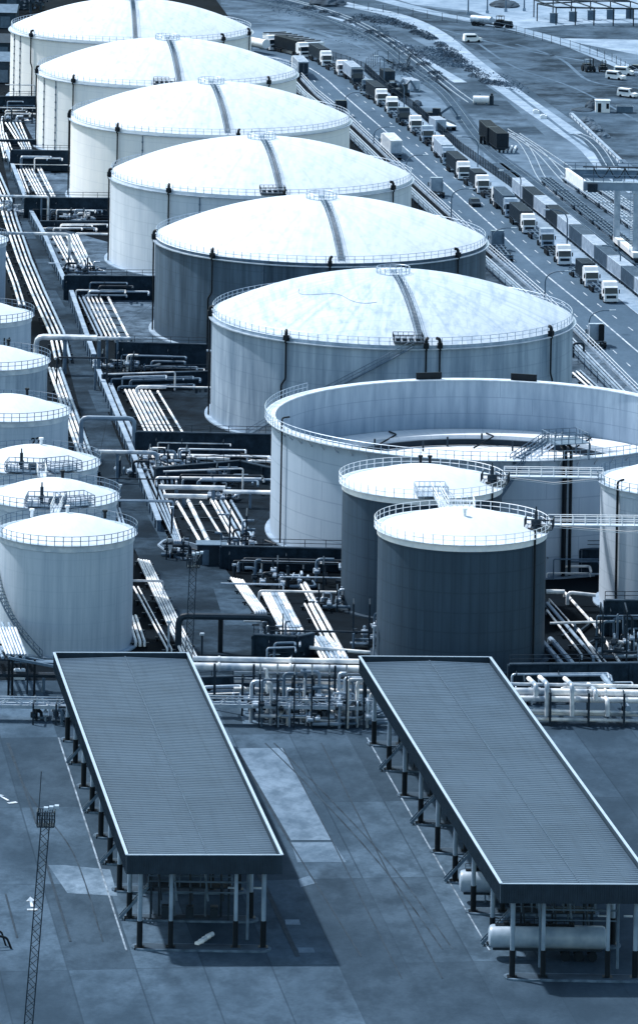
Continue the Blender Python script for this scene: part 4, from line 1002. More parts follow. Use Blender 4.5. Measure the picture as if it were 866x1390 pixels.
# risers on the right rack
for px, yt, yb, lb in ((727, 930, 945, 'first'), (742, 928, 972, 'second'), (776, 930, 972, 'third'), (808, 938, 950, 'fourth'), (824, 950, 972, 'fifth')):
    p = PD(px, yb, D2_-.6); q = PD(px, yt, D2_-.6); e = PD(px-10, yt-9, D2_+6)
    o = thing('riser_pipe', (p.x, p.y, 0), 'bent white riser pipe on the right rack, %s from the left' % lb, 'riser pipe', 'bent riser pipes on the right rack')
    b = MB(); O = Vector((p.x, p.y, 0)); b.pipe([p-O, q-O, e-O], .28, 8); b.obj('pipe', M['pipe'], o)
p = PD(852, 962, D2_-1); q = PD(818, 918, D2_+10); o = thing('slanting_pipe', (p.x, p.y, 0), 'grey pipe slanting down into the right rack', 'pipe'); b = MB(); b.tube([p-Vector((p.x, p.y, 0)), q-Vector((p.x, p.y, 0))], .36, 8); b.obj('pipe', M['pipe2'], o)
# ------------------------------------------------------------------ containment walls
wallm = groundmat('old_dark_wall', .022, .045, s=.3, s2=.8, v3=.014)
wallp = groundmat('pale_wall', .10, .18, s=.3, s2=.8, v3=.06)
def wallseg(px, h, label, th=.45, m=None, cap=True, name='containment_wall'):
    pts = [P(x, y) for x, y in px]; O = Vector((pts[0].x, pts[0].y, 0)); o = thing(name, O, label, 'wall', 'concrete containment walls')
    b = MB(); cb = MB()
    for a, c_ in zip(pts, pts[1:]):
        a = a-O; c_ = c_-O; b.bar((a.x, a.y, h/2), (c_.x, c_.y, h/2), th, h); cb.bar((a.x, a.y, h+.08), (c_.x, c_.y, h+.08), th+.25, .15)
        d = (c_-a); L = d.length; k = 0
        while k < L: u = a+d*(k/L); b.box(-.18, .18, -th/2-.2, th/2+.2, 0, h-.02, Matrix.Translation((u.x, u.y, 0)) @ Matrix.Rotation(math.atan2(d.y, d.x), 4, 'Z')); k += 5
    b.obj('wall_face', m or wallm, o); cb.obj('coping', M['conc'] if m else M['dconc'], o)
    if not m and h > 1.5:
        hb = MB(); 
        for a, c_ in zip(pts, pts[1:]):
            a = a-O; c_ = c_-O; straight_rail(hb, Vector((a.x, a.y+.1, h+.15)), Vector((c_.x, c_.y+.1, h+.15)), 1.0, max(2, int((c_-a).length/2.5)), .045)
        hb.obj('handrail', M['dsteel'], o)
        a, c_ = pts[0]-O, pts[-1]-O; r_ = random.Random(int(px[0][0]+px[0][1])); L = (c_-a).length; d = (c_-a)/L
        t = thing('pipe_run', O, 'conduits along the '+label, 'pipe run', 'pipes along the containment walls')
        for k in range(5):
            s0 = r_.random()*L*.4; s1 = L*(.6+.4*r_.random()); y = -.7-k*.45-r_.random()*.3; z = .35+r_.random()*h*.7; b = MB()
            p0 = a+d*s0+Vector((0, y, z)); p1 = a+d*s1+Vector((0, y, z)); e0 = p0+Vector((0, 0, -z+.1)); e1 = p1+Vector((0, -1.5-2*r_.random(), 0))
            b.pipe([e0, p0, p1, e1], .08+.12*r_.random(), 6); b.obj('pipe', M[r_.choice(['pipe', 'pipe2', 'steel', 'dsteel', 'steel', 'galv'])], t)
        for k in range(int(L/6)):
            b = MB(); x = a+d*(k*6+r_.random()*3)+Vector((0, -1.2, 0)); b.bar(x, x+Vector((0, 0, h*.8)), .12); b.bar(x+Vector((0, 1, h*.8)), x+Vector((0, -1.2, h*.8)), .1); b.obj('support', M['dsteel'], t)
    return o
wallseg([(-10, 152), (56, 152)], 3.4, 'dark wall at the left edge below the farthest tank')
wallseg([(0, 198), (20, 198), (100, 197)], .01+1.2, 'low dark wall between the two farthest tanks', name='containment_wall')
wallseg([(15, 232), (98, 233)], 4.2, 'dark wall below the second farthest tank')
wallseg([(34, 296), (152, 297)], 3.9, 'dark wall in front of the bright third tank')
wallseg([(55, 312), (150, 312)], 1.6, 'low pale-topped wall behind the fourth tank pipes')
wallseg([(88, 407), (214, 408)], 4.2, 'dark wall in front of the pale fourth tank')
wallseg([(158, 500), (280, 503)], 4.2, 'dark wall in front of the weathered tank')
wallseg([(140, 528), (282, 524)], 2.3, 'lower dark wall left of the nearest domed tank')
wallseg([(185, 622), (385, 626)], 3.9, 'dark wall in front of the nearest domed tank')
wallseg([(212, 660), (326, 650), (378, 662)], 2.6, 'dark pit wall left of the open tank')
wallseg([(300, 772), (470, 776)], 3.0, 'dark wall in front of the open tank at centre')
wallseg([(736, 782), (820, 782)], 3.6, 'dark wall in front of the open tank at right')
wallseg([(690, 940), (880, 938)], 3.4, 'dark wall behind the right pipe rack')
wallseg([(820, 862), (900, 862)], 4.4, 'dark wall in front of the right edge white tank')
wallseg([(344, 890), (402, 893), (425, 888)], 2.6, 'dark wall behind the big overhead pipes')
wallseg([(258, 945), (345, 942)], 2.2, 'low wall beyond the truss bridge between the canopies')
for a, lb in ((((10, 214), (40, 292), (62, 332), (88, 392)), 'pale parapet along the lane from the top left down to the thick bridge'), (((97, 412), (112, 455), (128, 500)), 'tall grey parapet beside the lane near the weathered tank'), (((134, 515), (155, 566), (176, 616), (196, 668), (216, 722)), 'low double parapet along the service road at centre left')):
    wallseg(a, 2.2 if 'tall' in lb else 1.5, lb, .5, wallp)
wallseg([(144, 515), (166, 566), (186, 610)], .9, 'second low parapet behind the double parapet', .4, wallp)
# kerbed island + hut
p = P(287, 765); o = thing('equipment_hut', (p.x, p.y, 0), 'small dark hut with one pale side beside the service road', 'hut'); b = MB(); b.box(-1.9, 1.1, -1.2, 1.2, 0, 2.7); b.obj('wall', M['dsteel'], o); b = MB(); b.box(1.11, 1.9, -1.25, 1.25, 0, 2.7); b.obj('side_panel', M['galv'], o); b = MB(); b.box(-2.1, 2.1, -1.45, 1.45, 2.71, 2.85); b.obj('roof', M['steel'], o); b = MB(); b.box(-1.2, -.3, -1.26, -1.205, .05, 2.1); b.obj('door', M['steel'], o)
isl = [P(x, y) for x, y in smooth_px([(214, 742), (228, 734), (262, 740), (290, 752), (300, 762), (262, 762), (236, 757), (214, 742)], 4)][:-1]
o = thing('kerb_island', (0, 0, 0), 'curved pale kerb island beside the small hut', 'kerb island'); MB().poly(isl, .1, .32).obj('kerb', M['conc'], o); cc = sum(isl, Vector())/len(isl); MB().poly([cc+(q-cc)*.93 for q in isl], .322, .35).obj('surface', M['dconc'], o)
# pale number plates / square boxes by the rack
p = P(27, 922); o = thing('concrete_block', (p.x, p.y, 0), 'small pale block at the foot of the nearest left tank', 'block'); b = MB(); b.box(-.7, .7, -.4, .4, 0, 1.2); b.box(-.6, .6, -.3, .3, 1.2, 1.3); b.obj('block', M['cream'], o)
# thin lamp posts and vertical poles among the pipework
for px, yb, yt, lb in ((507, 892, 852, 'white post at the corner of the right canopy'), (274, 898, 862, 'slim lamp post beside the rear lattice mast'), (229, 886, 846, 'pale post at the end of the black overhead pipe'), (233, 733, 690, 'dark post by the roadside near the hut'), (163, 690, 660, 'dark lamp post right of the second left tank'), (318, 782, 768, 'bollard light at the bend of the roadside pipes')):
    p = P(px, yb); h = PD(px, yt, p.y).z; o = thing('post', p, lb, 'post', 'slim posts in the pipework'); MB().tube([(0, 0, 0), (0, 0, h)], .13, 8).obj('pole', M['galv' if 'white' in lb or 'pale' in lb else 'dsteel'], o); b = MB(); b.tube([(0, 0, h), (0, 0, h+.25)], .3, 8); b.obj('head', M['galv'], o)
# ------------------------------------------------------------------ vehicles
def cab_b(b):      # cab-over tractor cab: side profile extruded, front at y=-; origin at front bottom, y grows to the rear
    prof = [(0, .55), (-.06, 1.5), (.02, 1.62), (.22, 2.75), (.55, 3.0), (.95, 3.62), (1.2, 3.7), (2.2, 3.7), (2.25, .95), (1.7, .95), (1.55, 1.15), (.75, 1.15), (.6, .55)]
    n = len(prof)
    def ring_(x, k): return [(x, y*1.0 if True else y, z) for y, z in prof]
    xs = [(-1.25, 0), (1.25, 0)]
    vs = [(-1.22, y, z) for y, z in prof]+[(1.22, y, z) for y, z in prof]
    b.add(vs, [(i, (i+1) % n, n+(i+1) % n, n+i) for i in range(n)]); b.add(vs[:n], [tuple(range(n))]); b.add(vs[n:], [tuple(range(n-1, -1, -1))])
    b.box(-1.27, 1.27, -.1, .45, .35, .85)                         # bumper
    for s_ in (-1, 1): b.box(s_*1.16, s_*1.24, 2.25, 2.75, 1.2, 3.4)   # side wind deflectors
def wind_b(b): b.add([(-1.12, -.01, 1.72), (1.12, -.01, 1.72), (1.08, .185, 2.72), (-1.08, .185, 2.72), (-1.12, .05, 1.72), (1.12, .05, 1.72), (1.08, .25, 2.72), (-1.08, .25, 2.72)], [(0, 1, 2, 3), (7, 6, 5, 4), (0, 4, 5, 1), (3, 2, 6, 7), (1, 5, 6, 2), (0, 3, 7, 4)])
def sidewin_b(b):
    b.box(-1.235, -1.225, .35, 1.15, 1.75, 2.55); b.box(1.225, 1.235, .35, 1.15, 1.75, 2.55)
def grille_b(b):
    b.box(-.85, .85, -.085, -.03, .9, 1.4)
    for k in range(3): b.box(-.9, .9, -.11, -.08, .95+k*.15, 1.0+k*.15)
def light_b(b): b.box(-.2, .2, -.13, -.09, .55, .75)
def mirror_b(b):
    b.box(-.09, .09, -.05, .12, 1.75, 2.4); b.box(-.1, .1, .0, .06, 2.4, 2.46)
def tchassis_b(b):
    for s_ in (-.42, .42): b.box(s_-.1, s_+.1, 1.8, 6.0, .75, 1.0)
    b.box(-.6, .6, 3.9, 4.9, 1.02, 1.15); b.box(-1.15, -.7, 2.5, 3.5, .4, .95); b.box(.7, 1.15, 2.5, 3.5, .4, .95)
    for s_ in (-1.05, 1.05): b.box(s_-.22, s_+.22, 3.9, 5.2, 1.03, 1.08)
def skel_b(b):
    for s_ in (-.45, .45): b.box(s_-.09, s_+.09, 0, 12.4, 1.0, 1.3)
    for y in (.3, 3, 6.1, 9.2, 12.2): b.box(-1.2, 1.2, y-.12, y+.12, 1.1, 1.32)
    for s_ in (-1.15, 1.15): b.box(s_-.05, s_+.05, 8.6, 12.3, .95, 1.05)
    b.bar((-.7, 2.6, .2), (-.7, 2.6, 1.0), .14); b.bar((.7, 2.6, .2), (.7, 2.6, 1.0), .14)
    b.box(-1.2, 1.2, 12.3, 12.42, .6, .8)
def cont_b(L, Wd=2.44, Hh=2.6):
    def f(b):
        b.box(-Wd/2+.06, Wd/2-.06, .06, L-.06, .12, Hh-.05)
        n = int(L/.55)
        for i in range(n):
            y = .25+i*(L-.5)/n
            b.box(-Wd/2, -Wd/2+.06, y, y+.26, .14, Hh-.12); b.box(Wd/2-.06, Wd/2, y, y+.26, .14, Hh-.12); b.box(-Wd/2+.15, Wd/2-.15, y, y+.26, Hh-.05, Hh-.02)
        for x in (-Wd/2, Wd/2-.14):
            for y in (0, L-.14): b.box(x, x+.14, y, y+.14, 0, Hh)
            b.box(x, x+.12, 0, L, 0, .14); b.box(x, x+.12, 0, L, Hh-.12, Hh)
        b.box(-Wd/2, Wd/2, 0, .12, Hh-.12, Hh); b.box(-Wd/2, Wd/2, L-.12, L, Hh-.12, Hh)
    return f
def door_b(b):
    for s_ in (-1, 1):
        b.box(s_*.04, s_*1.08, -.03, .05, .12, 2.5)
        for k in (.3, .8): b.tube([(s_*k, -.06, .15), (s_*k, -.06, 2.45)], .025, 5)
cmats = dict(dark=plain('container_dark_paint', .035, .55), mid=plain('container_mid_paint', .10, .55), light=plain('container_light_paint', .42, .55), white=plain('container_white_paint', .62, .5), navy=plain('container_navy_paint', .018, .5))
cabs = dict(white=M['white'], cream=plain('cab_pale_paint', .32, .3), blue=plain('cab_blue_paint', .09, .3), navy=plain('cab_navy_paint', .03, .3), mid=plain('cab_mid_paint', .16, .3))
def container(p, rz, L, col, label, group, z=0, name='shipping_container', Wd=2.44, Hh=2.6):
    o = thing(name, (p.x, p.y, p.z+z), label, 'container', group, rz)
    part('cont%s%s%s' % (L, Wd, Hh), 'body', cont_b(L, Wd, Hh), cmats[col], o)
    if Hh < 2.7: part('cdoor', 'door', door_b, cmats[col], o)
    return o
QG = 'trucks queuing on the road'
def truck(px, py, hd, cab, label, trailer='skel', load=None, lcol='dark', ll=None, z=.06, cabdoor=None):
    """front-bottom of the cab at photo point; hd = unit vector pointing from front to rear"""
    p = P(px, py, z); rz = math.atan2(hd.y, hd.x)-PI/2
    o = thing('articulated_truck' if trailer else 'tractor_unit', p, label, 'truck', QG, rz)
    cb = part('cab', 'cab', cab_b, cabs[cab], o); part('wind', 'windscreen', wind_b, M['glass'], cb); part('sidewin', 'side_window', sidewin_b, M['glass'], cb)
    part('grille', 'grille', grille_b, M['dsteel'], cb)
    for s_ in (-.95, .95): part('hl', 'headlight', light_b, M['lamp'], cb, (s_, 0, 0))
    for s_ in (-1.42, 1.42): part('mir', 'mirror', mirror_b, M['black'], cb, (s_, 0, 0))
    part('tch', 'chassis', tchassis_b, M['dsteel'], o)
    for s_ in (-1.02, 1.02):
        for y in (1.15, 4.6): part('twheel', 'wheel', twheel_b, M['rubber'], o, (s_, y, .5))
    if trailer:
        part('skel', 'trailer_frame', skel_b, M['dsteel' if (px*7) % 2 < 1 else 'steel'], o, (0, 3.2, 0))
        for s_ in (-1.02, 1.02):
            for y in (12.1, 13.4, 14.7): part('twheel', 'wheel', twheel_b, M['rubber'], o, (s_, y, .5))
        if load:
            L = load; y0 = 3.1 if L > 8 else (3.2 if ll is None else ll)
            q = Vector((p.x, p.y, p.z))+Vector((hd.x, hd.y, 0))*y0
            container(q, rz, L, lcol, ll if isinstance(ll, str) else None, 'containers on truck trailers', 1.34) if False else None
            c_ = container(q, rz, L, lcol, label_of(label, L, lcol), 'containers on truck trailers', 1.34)
    return o
def label_of(tl, L, col):
    cn = dict(dark='dark', mid='grey-blue', light='pale', white='white', navy='near-black')[col]
    return ('%s %s container carried by the truck that is the %s' % ('long' if L > 8 else 'short', cn, tl.split('|')[-1].strip()))[:200]
def twheel_b(b): b.tube([(-.18, 0, 0), (.18, 0, 0)], .5, 14); b.tube([(-.2, 0, 0), (.2, 0, 0)], .22, 8)
# heading along the queue: direction between front points
Q = [ # px, py, cab, load length, container colour
 (829, 412, 'white', None, None), (803, 391, 'white', 6.1, 'dark'), (766, 361, 'white', None, None), (743, 338, 'cream', None, None),
 (718, 318, 'white', 12.2, 'dark'), (694, 296, 'cream', 12.2, 'mid'), (678, 281, 'white', None, None), (656, 264, 'white', 6.1, 'dark'),
 (630, 245, 'white', 12.2, 'dark'), (609, 225, 'cream', 12.2, 'light'), (596, 209, 'white', None, None), (581, 195, 'cream', None, None),
 (565, 181, 'white', None, None), (549, 170, 'navy', None, None), (533, 155, 'white', None, None), (519, 144, 'white', 12.2, 'dark'), (500, 131, 'blue', None, None),
 (486, 116, 'navy', 12.2, 'light'), (466, 104, 'white', None, None), (444, 91, 'white', 12.2, 'dark')]
ordn = ['nearest', 'second', 'third', 'fourth', 'fifth', 'sixth', 'seventh', 'eighth', 'ninth', 'tenth', 'eleventh', 'twelfth', 'thirteenth', 'fourteenth', 'fifteenth', 'sixteenth', 'seventeenth', 'eighteenth', 'nineteenth', 'twentieth']
cd = dict(white='white', cream='pale grey', blue='blue', navy='near-black', mid='blue-grey')
for i, (px, py, cab, L, lc) in enumerate(Q):
    a = P(px, py); nb = Q[i+1] if i+1 < len(Q) else (422, 79); pv = Q[i-1] if i > 0 else (850, 432)
    hd = (P(nb[0], nb[1])-P(pv[0], pv[1])); hd.z = 0; hd.normalize()
    lab = '%s cab truck %s, %s in the queue from its front' % (cd[cab], 'pulling an empty trailer frame' if L is None else 'loaded with a container', ordn[i])
    p = P(px, py, .06); rz = math.atan2(hd.y, hd.x)-PI/2
    truck(px, py, hd, cab, lab)
    if L:
        q = p+hd*(3.1 if L > 8 else 3.1)
        container(q, rz, L, lc, '%s %s container on the trailer of the %s truck in the queue' % ('long' if L > 8 else 'short', dict(dark='dark', mid='grey-blue', light='pale')[lc], ordn[i]), 'containers on truck trailers', 1.34)
# far trucks on the bend, seen from the side
def hdg(a, b): d = P(*b)-P(*a); d.z = 0; return d.normalized()
hd = hdg((418, 78), (378, 67)); truck(414, 79, hd, 'white', 'white cab truck with long dark container side-on at the far bend of the road')
container(P(414, 79, .06)+hd*3.1, math.atan2(hd.y, hd.x)-PI/2, 12.2, 'navy', 'long near-black container seen side-on at the far bend', 'containers on truck trailers', 1.34)
hd = hdg((374, 68), (340, 61)); truck(372, 69, hd, 'white', 'white cab truck with a white tank barrel at the far end of the queue')
o = thing('tank_container', P(372, 69, 1.4)+hd*3.6, 'white tank barrel on the farthest truck of the queue', 'tank container', None, math.atan2(hd.y, hd.x)-PI/2)
b = MB(); b.tube([(0, 0, 1.25), (0, .3, 1.25), (0, 8.7, 1.25), (0, 9, 1.25)], 1.15, 16); b.obj('barrel', M['white'], o); b = MB(); b.box(-.5, .5, .5, 8.5, 0, .2); b.box(-.3, .3, 1, 8, 2.36, 2.45); b.obj('cradle', M['steel'], o)
# opposite lane: seen from behind
up = hdg((812, 462), (776, 425))
def rear_truck(px, py, cab, label, trailer, box=None, boxcol='white', d=None):
    d = d or up; p = P(px, py, .06); L = 16 if trailer else 6
    f = p+d*L; rz = math.atan2(-d.y, -d.x)-PI/2
    o = thing('articulated_truck' if trailer else 'tractor_unit', f, label, 'truck', 'trucks driving away on the near lane', rz)
    cb = part('cab', 'cab', cab_b, cabs[cab], o); part('wind', 'windscreen', wind_b, M['glass'], cb); part('sidewin', 'side_window', sidewin_b, M['glass'], cb)
    part('tch', 'chassis', tchassis_b, M['dsteel'], o)
    for s_ in (-1.42, 1.42): part('mir', 'mirror', mirror_b, M['black'], cb, (s_, 0, 0))
    part('fender', 'mudguard', fender_b, M['black'], o)
    for s_ in (-1.02, 1.02):
        for y in (1.15, 4.6): part('twheel', 'wheel', twheel_b, M['rubber'], o, (s_, y, .5))
    if trailer:
        part('skel', 'trailer_frame', skel_b, M['steel'], o, (0, 3.2, 0))
        for s_ in (-1.02, 1.02):
            for y in (12.1, 13.4, 14.7): part('twheel', 'wheel', twheel_b, M['rubber'], o, (s_, y, .5))
        if box:
            q = f-d*(3.1)
            ob = thing('box_body' if False else 'shipping_container', (q.x, q.y, 1.40), box, 'container', 'containers on truck trailers', rz)
            part('cont13', 'body', cont_b(12.6, 2.5, 2.8), cmats[boxcol], ob); part('cdoor', 'door', door_b, cmats['dark' if boxcol != 'white' else 'light'], ob, (0, 12.6, 0), (0, 0, PI))
    return o
def fender_b(b):
    for s_ in (-1.02, 1.02): b.tube([(s_-.2, 4.6, .62), (s_+.2, 4.6, .62)], .56, 12)
    b.box(-1.1, 1.1, 5.9, 6.0, .6, .9)
rear_truck(814, 475, 'cream', 'pale tractor unit without trailer driving away at lower right of the road', False)
p = P(814, 475, .06)+up*3.3; o = thing('exhaust_cover', (p.x+.75, p.y, 1.1), 'tall dark panel standing behind the cab of the lone tractor unit', 'panel', None, math.atan2(up.y, up.x)-PI/2); b = MB(); b.box(-.45, .45, -.25, .25, 0, 2.6); b.box(-.3, .3, -.3, .3, 2.6, 2.75); b.obj('panel', M['black'], o)
rear_truck(688, 356, 'mid', 'grey cab truck with empty trailer frame driving away beside the parapet', True, d=hdg((688, 356), (668, 332)))
rear_truck(596, 270, 'cream', 'pale cab tractor unit driving away past the fourth tank', False, d=hdg((596, 270), (575, 248)))
rear_truck(538, 218, 'white', 'white cab truck with white box body driving away past the third tank', True, 'white box body with pale rear doors driving away past the third tank', 'white', hdg((538, 218), (520, 200)))
rear_truck(466, 162, 'navy', 'near-black tractor unit driving away beside the third tank', False, d=hdg((468, 164), (450, 146)))
rear_truck(412, 108, 'white', 'white cab truck with pale-topped dark container driving away near the far bend', True, 'container with white roof and dark rear doors near the far bend', 'light', hdg((412, 107), (397, 90)))
# cars and vans
def car(px, py, rz, kind, col, label, z=.03, group=None):
    o = thing('van' if kind == 'van' else 'car', P(px, py, z), label, 'van' if kind == 'van' else 'car', group, rz)
    Wd = .9; 
    if kind == 'van': body = [(-2.3, .35), (-2.35, 1.0), (-1.5, 1.2), (-.75, 2.0), (2.2, 2.05), (2.35, .9), (2.35, .35)]; roof_ = None
    else: body = [(-2.15, .35), (-2.2, .75), (-1.1, .95), (-.45, 1.42), (1.0, 1.45), (1.75, 1.0), (2.15, .95), (2.2, .35)]
    def bb(b):
        n = len(body); vs = [(-Wd, y, z_) if z_ < 1.1 else (-Wd+.12, y, z_) for y, z_ in body]+[(Wd, y, z_) if z_ < 1.1 else (Wd-.12, y, z_) for y, z_ in body]
        b.add(vs, [(i, (i+1) % n, n+(i+1) % n, n+i) for i in range(n)]); b.add(vs[:n], [tuple(range(n))]); b.add(vs[n:], [tuple(range(n-1, -1, -1))])
    part('body'+kind, 'body', bb, cabs[col], o)
    def gb(b):
        if kind == 'van':
            b.add([(-.72, -1.47, 1.27), (.72, -1.47, 1.27), (.66, -.83, 1.95), (-.66, -.83, 1.95)], [(0, 1, 2, 3)])
            for s_ in (-1, 1): b.box(s_*.80, s_*.905, -.7, 1.9, 1.25, 1.75)
        else:
            b.add([(-.74, -1.06, 1.0), (.74, -1.06, 1.0), (.66, -.5, 1.42), (-.66, -.5, 1.42)], [(0, 1, 2, 3)]); b.add([(-.74, 1.74, 1.04), (.74, 1.74, 1.04), (.66, 1.08, 1.45), (-.66, 1.08, 1.45)], [(0, 1, 2, 3)])
            for s_ in (-1, 1): b.box(s_*.76, s_*.87, -.5, 1.1, 1.02, 1.34)
    g_ = part('glass'+kind, 'windows', gb, M['glass'], o); g_.location = (0, -.02, .015)
    for s_ in (-.82, .82):
        for y in (-1.4, 1.35): part('cwheel', 'wheel', lambda b: b.tube([(-.12, 0, 0), (.12, 0, 0)], .33, 12), M['rubber'], o, (s_, y, .33))
    return o
dr = hdg((690, 305), (655, 273)); car(644, 279, math.atan2(dr.y, dr.x)-PI/2, 'car', 'navy', 'dark car driving beside the truck queue in the middle of the road', .07)
VG = 'white vans parked on the gravel lot'
car(641, 57, -1.3+PI, 'van', 'white', 'white van alone at the upper left of the gravel lot', group=VG)
car(835, 108, 1.0, 'van', 'white', 'white van left of the pair near the right edge', group=VG)
car(846, 102, 1.25, 'van', 'white', 'longer white van right of the pair near the right edge', group=VG)
car(851, 132, .95, 'van', 'white', 'white van above the skip and white kiosk', group=VG)
car(864, 96, 1.2, 'car', 'navy', 'dark car cut by the right edge near the vans')
car(812, 152, .4, 'car', 'mid', 'grey car parked beside the white kiosk') if False else None
def machine(px, py, rz, label, name='forklift', mm='dsteel', tank=False, k=1.0):
    o = thing(name, P(px, py, .03), label, name.replace('_', ' '), None, rz); o.scale = (k, k, k)
    b = MB(); b.box(-.9, .9, -1.6, 1.4, .5, 1.3); b.box(-.8, .8, .2, 1.5, 1.3, 1.6); b.obj('body', M[mm], o)
    b = MB(); b.box(-.75, .75, -.7, .7, 2.45, 2.55)
    for x in (-.7, .7):
        for y in (-.65, .65): b.bar((x, y, 1.3), (x, y, 2.45), .09)
    b.obj('cab_frame', M['steel'], o)
    b = MB(); b.box(-.45, -.3, -2.0, -1.8, .2, 3.0); b.box(.3, .45, -2.0, -1.8, .2, 3.0); b.box(-.5, .5, -2.0, -1.9, 1.2, 1.35); b.obj('mast', M['black'], o)
    for s_ in (-.9, .9):
        for y, r in ((-1.2, .45), (1.0, .62)): part('mw%s' % r, 'wheel', lambda b, r=r: b.tube([(-.17, 0, 0), (.17, 0, 0)], r, 12), M['rubber'], o, (s_, y, r))
    return o
machine(798, 97, .3, 'small dark dumper truck on the gravel lot left of the forklift', 'dumper', k=1.15)
machine(818, 97, .0, 'forklift on the gravel lot left of the white vans', 'forklift')
# tractor pulling a tank trailer at the top
p = P(686, 38); d = hdg((686, 38), (638, 34)); rz = math.atan2(d.y, d.x)-PI/2
o = thing('farm_tractor', P(683, 38), 'dark tractor with big wheels near the top edge of the gravel lot', 'tractor', None, rz)
b = MB(); b.box(-.6, .6, -2.2, .2, .9, 1.9); b.box(-.5, .5, -2.4, -2.2, .9, 1.7); b.obj('bonnet', M['dsteel'], o); b = MB(); b.box(-.8, .8, .2, 1.8, 1.2, 2.1); b.box(-.8, .8, .2, 1.8, 2.95, 3.1); 
for x in (-.75, .75):
    for y in (.25, 1.75): b.bar((x, y, 2.1), (x, y, 2.95), .1)
b.obj('cab', M['black'], o)
for s_ in (-.95, .95):
    part('tw1', 'wheel', lambda b: b.tube([(-.25, 0, 0), (.25, 0, 0)], .95, 16), M['rubber'], o, (s_, 1.2, .95)); part('tw2', 'wheel', lambda b: b.tube([(-.2, 0, 0), (.2, 0, 0)], .6, 14), M['rubber'], o, (s_, -1.7, .6))
o = thing('slurry_trailer', P(672, 37)+Vector((0, 0, 0)), 'pale-topped tank trailer hitched behind the dark tractor', 'trailer', None, rz)
b = MB(); b.tube([(0, 1.2, 1.7), (0, 1.5, 1.7), (0, 6.6, 1.7), (0, 6.9, 1.7)], 1.0, 14); b.obj('barrel', M['galv'], o); b = MB(); b.box(-.5, .5, -1.2, 7, .6, .85); b.obj('chassis', M['dsteel'], o)
for s_ in (-1.1, 1.1):
    for y in (4.2, 5.7): part('tw2', 'wheel', lambda b: None, M['rubber'], o, (s_, y, .6))
# ------------------------------------------------------------------ the row of containers on the railway
cc = [(145, 130, 'light'), (205, 180, 'dark'), (268, 230, 'light'), (335, 283, 'dark'), (403, 340, 'light'), (470, 395, 'mid'), (540, 452, 'light'), (612, 512, 'mid'), (688, 573, 'light'), (765, 632, 'mid'), (842, 694, 'light'), (920, 756, 'mid')]
pts = [P(660+x/4.2, 210+y/4.2, 3.75) for x, y, c_ in cc]
cd2 = dict(light='pale', dark='dark', mid='blue-grey')
for i in range(len(cc)-1):
    a, b_ = pts[i], pts[i+1]; d = (a-b_); d.z = 0; L = d.length; d.normalize(); rz = math.atan2(d.y, d.x)-PI/2
    side = Vector((d.y, -d.x, 0)); q = b_+side*1.25+d*.15; q.z = 1.1
    lab = '%s container on the rail wagons beside the fence, %s from the far end' % (cd2[cc[i][2]], 'first' if i == 0 else ordn[i])
    container(q, rz, 12.2, cc[i][2], lab, 'containers standing in a row on rail wagons', 0)
    w_ = thing('flat_wagon', (q.x, q.y, 0), 'flat wagon hidden under the row of containers, %s from the far end' % ('first' if i == 0 else ordn[i]), 'rail wagon', 'flat wagons under the container row', rz)
    part('cw', 'frame', lambda b: (b.box(-1.1, 1.1, .1, 12.1, .85, 1.08), b.box(-.5, .5, .3, 11.9, .6, .85)), M['dsteel'], w_)
    for y in (1.6, 3.2, 9.0, 10.6):
        part('axle', 'axle', lambda b: (b.tube([(-.85, 0, 0), (-.72, 0, 0)], .42, 12), b.tube([(.72, 0, 0), (.85, 0, 0)], .42, 12), b.tube([(-.8, 0, 0), (.8, 0, 0)], .1, 6)), M['rust'], w_, (0, y, .62))
# two dark boxcars / containers
for (tx, ty, bx, by, lb) in ((648, 161, 661, 173, 'dark container behind the nearer one on the middle track'), (659, 170, 674, 181, 'nearer dark container on the middle track with striped pallets in front')):
    a = P(tx, ty, 4.2); b_ = P(bx, by, 4.2); d = a-b_; d.z = 0; d.normalize(); side = Vector((d.y, -d.x, 0)); q = b_+side*1.3; q.z = 1.0; rz = math.atan2(d.y, d.x)-PI/2
    container(q, rz, 12.2, 'navy', lb, 'dark containers on the middle track', 0, Wd=2.6, Hh=3.2)
    w_ = thing('flat_wagon', (q.x, q.y, 0), 'low wagon carrying the '+lb.split(' with')[0], 'rail wagon', None, rz); part('cw', 'frame', None, M['dsteel'], w_)
    for y in (1.6, 3.2, 9.0, 10.6): part('axle', 'axle', None, M['rust'], w_, (0, y, .62))
p = P(686, 207); o = thing('pallet_stack', (p.x, p.y, 0.05), 'striped flat stack of pale beams in front of the dark containers', 'timber stack', None, -.1)
for k in range(5): b = MB(); b.box(-1.9+k*.85, -1.5+k*.85, -1, 7.5, 0, .5); b.obj('beam', M['cream'], o)
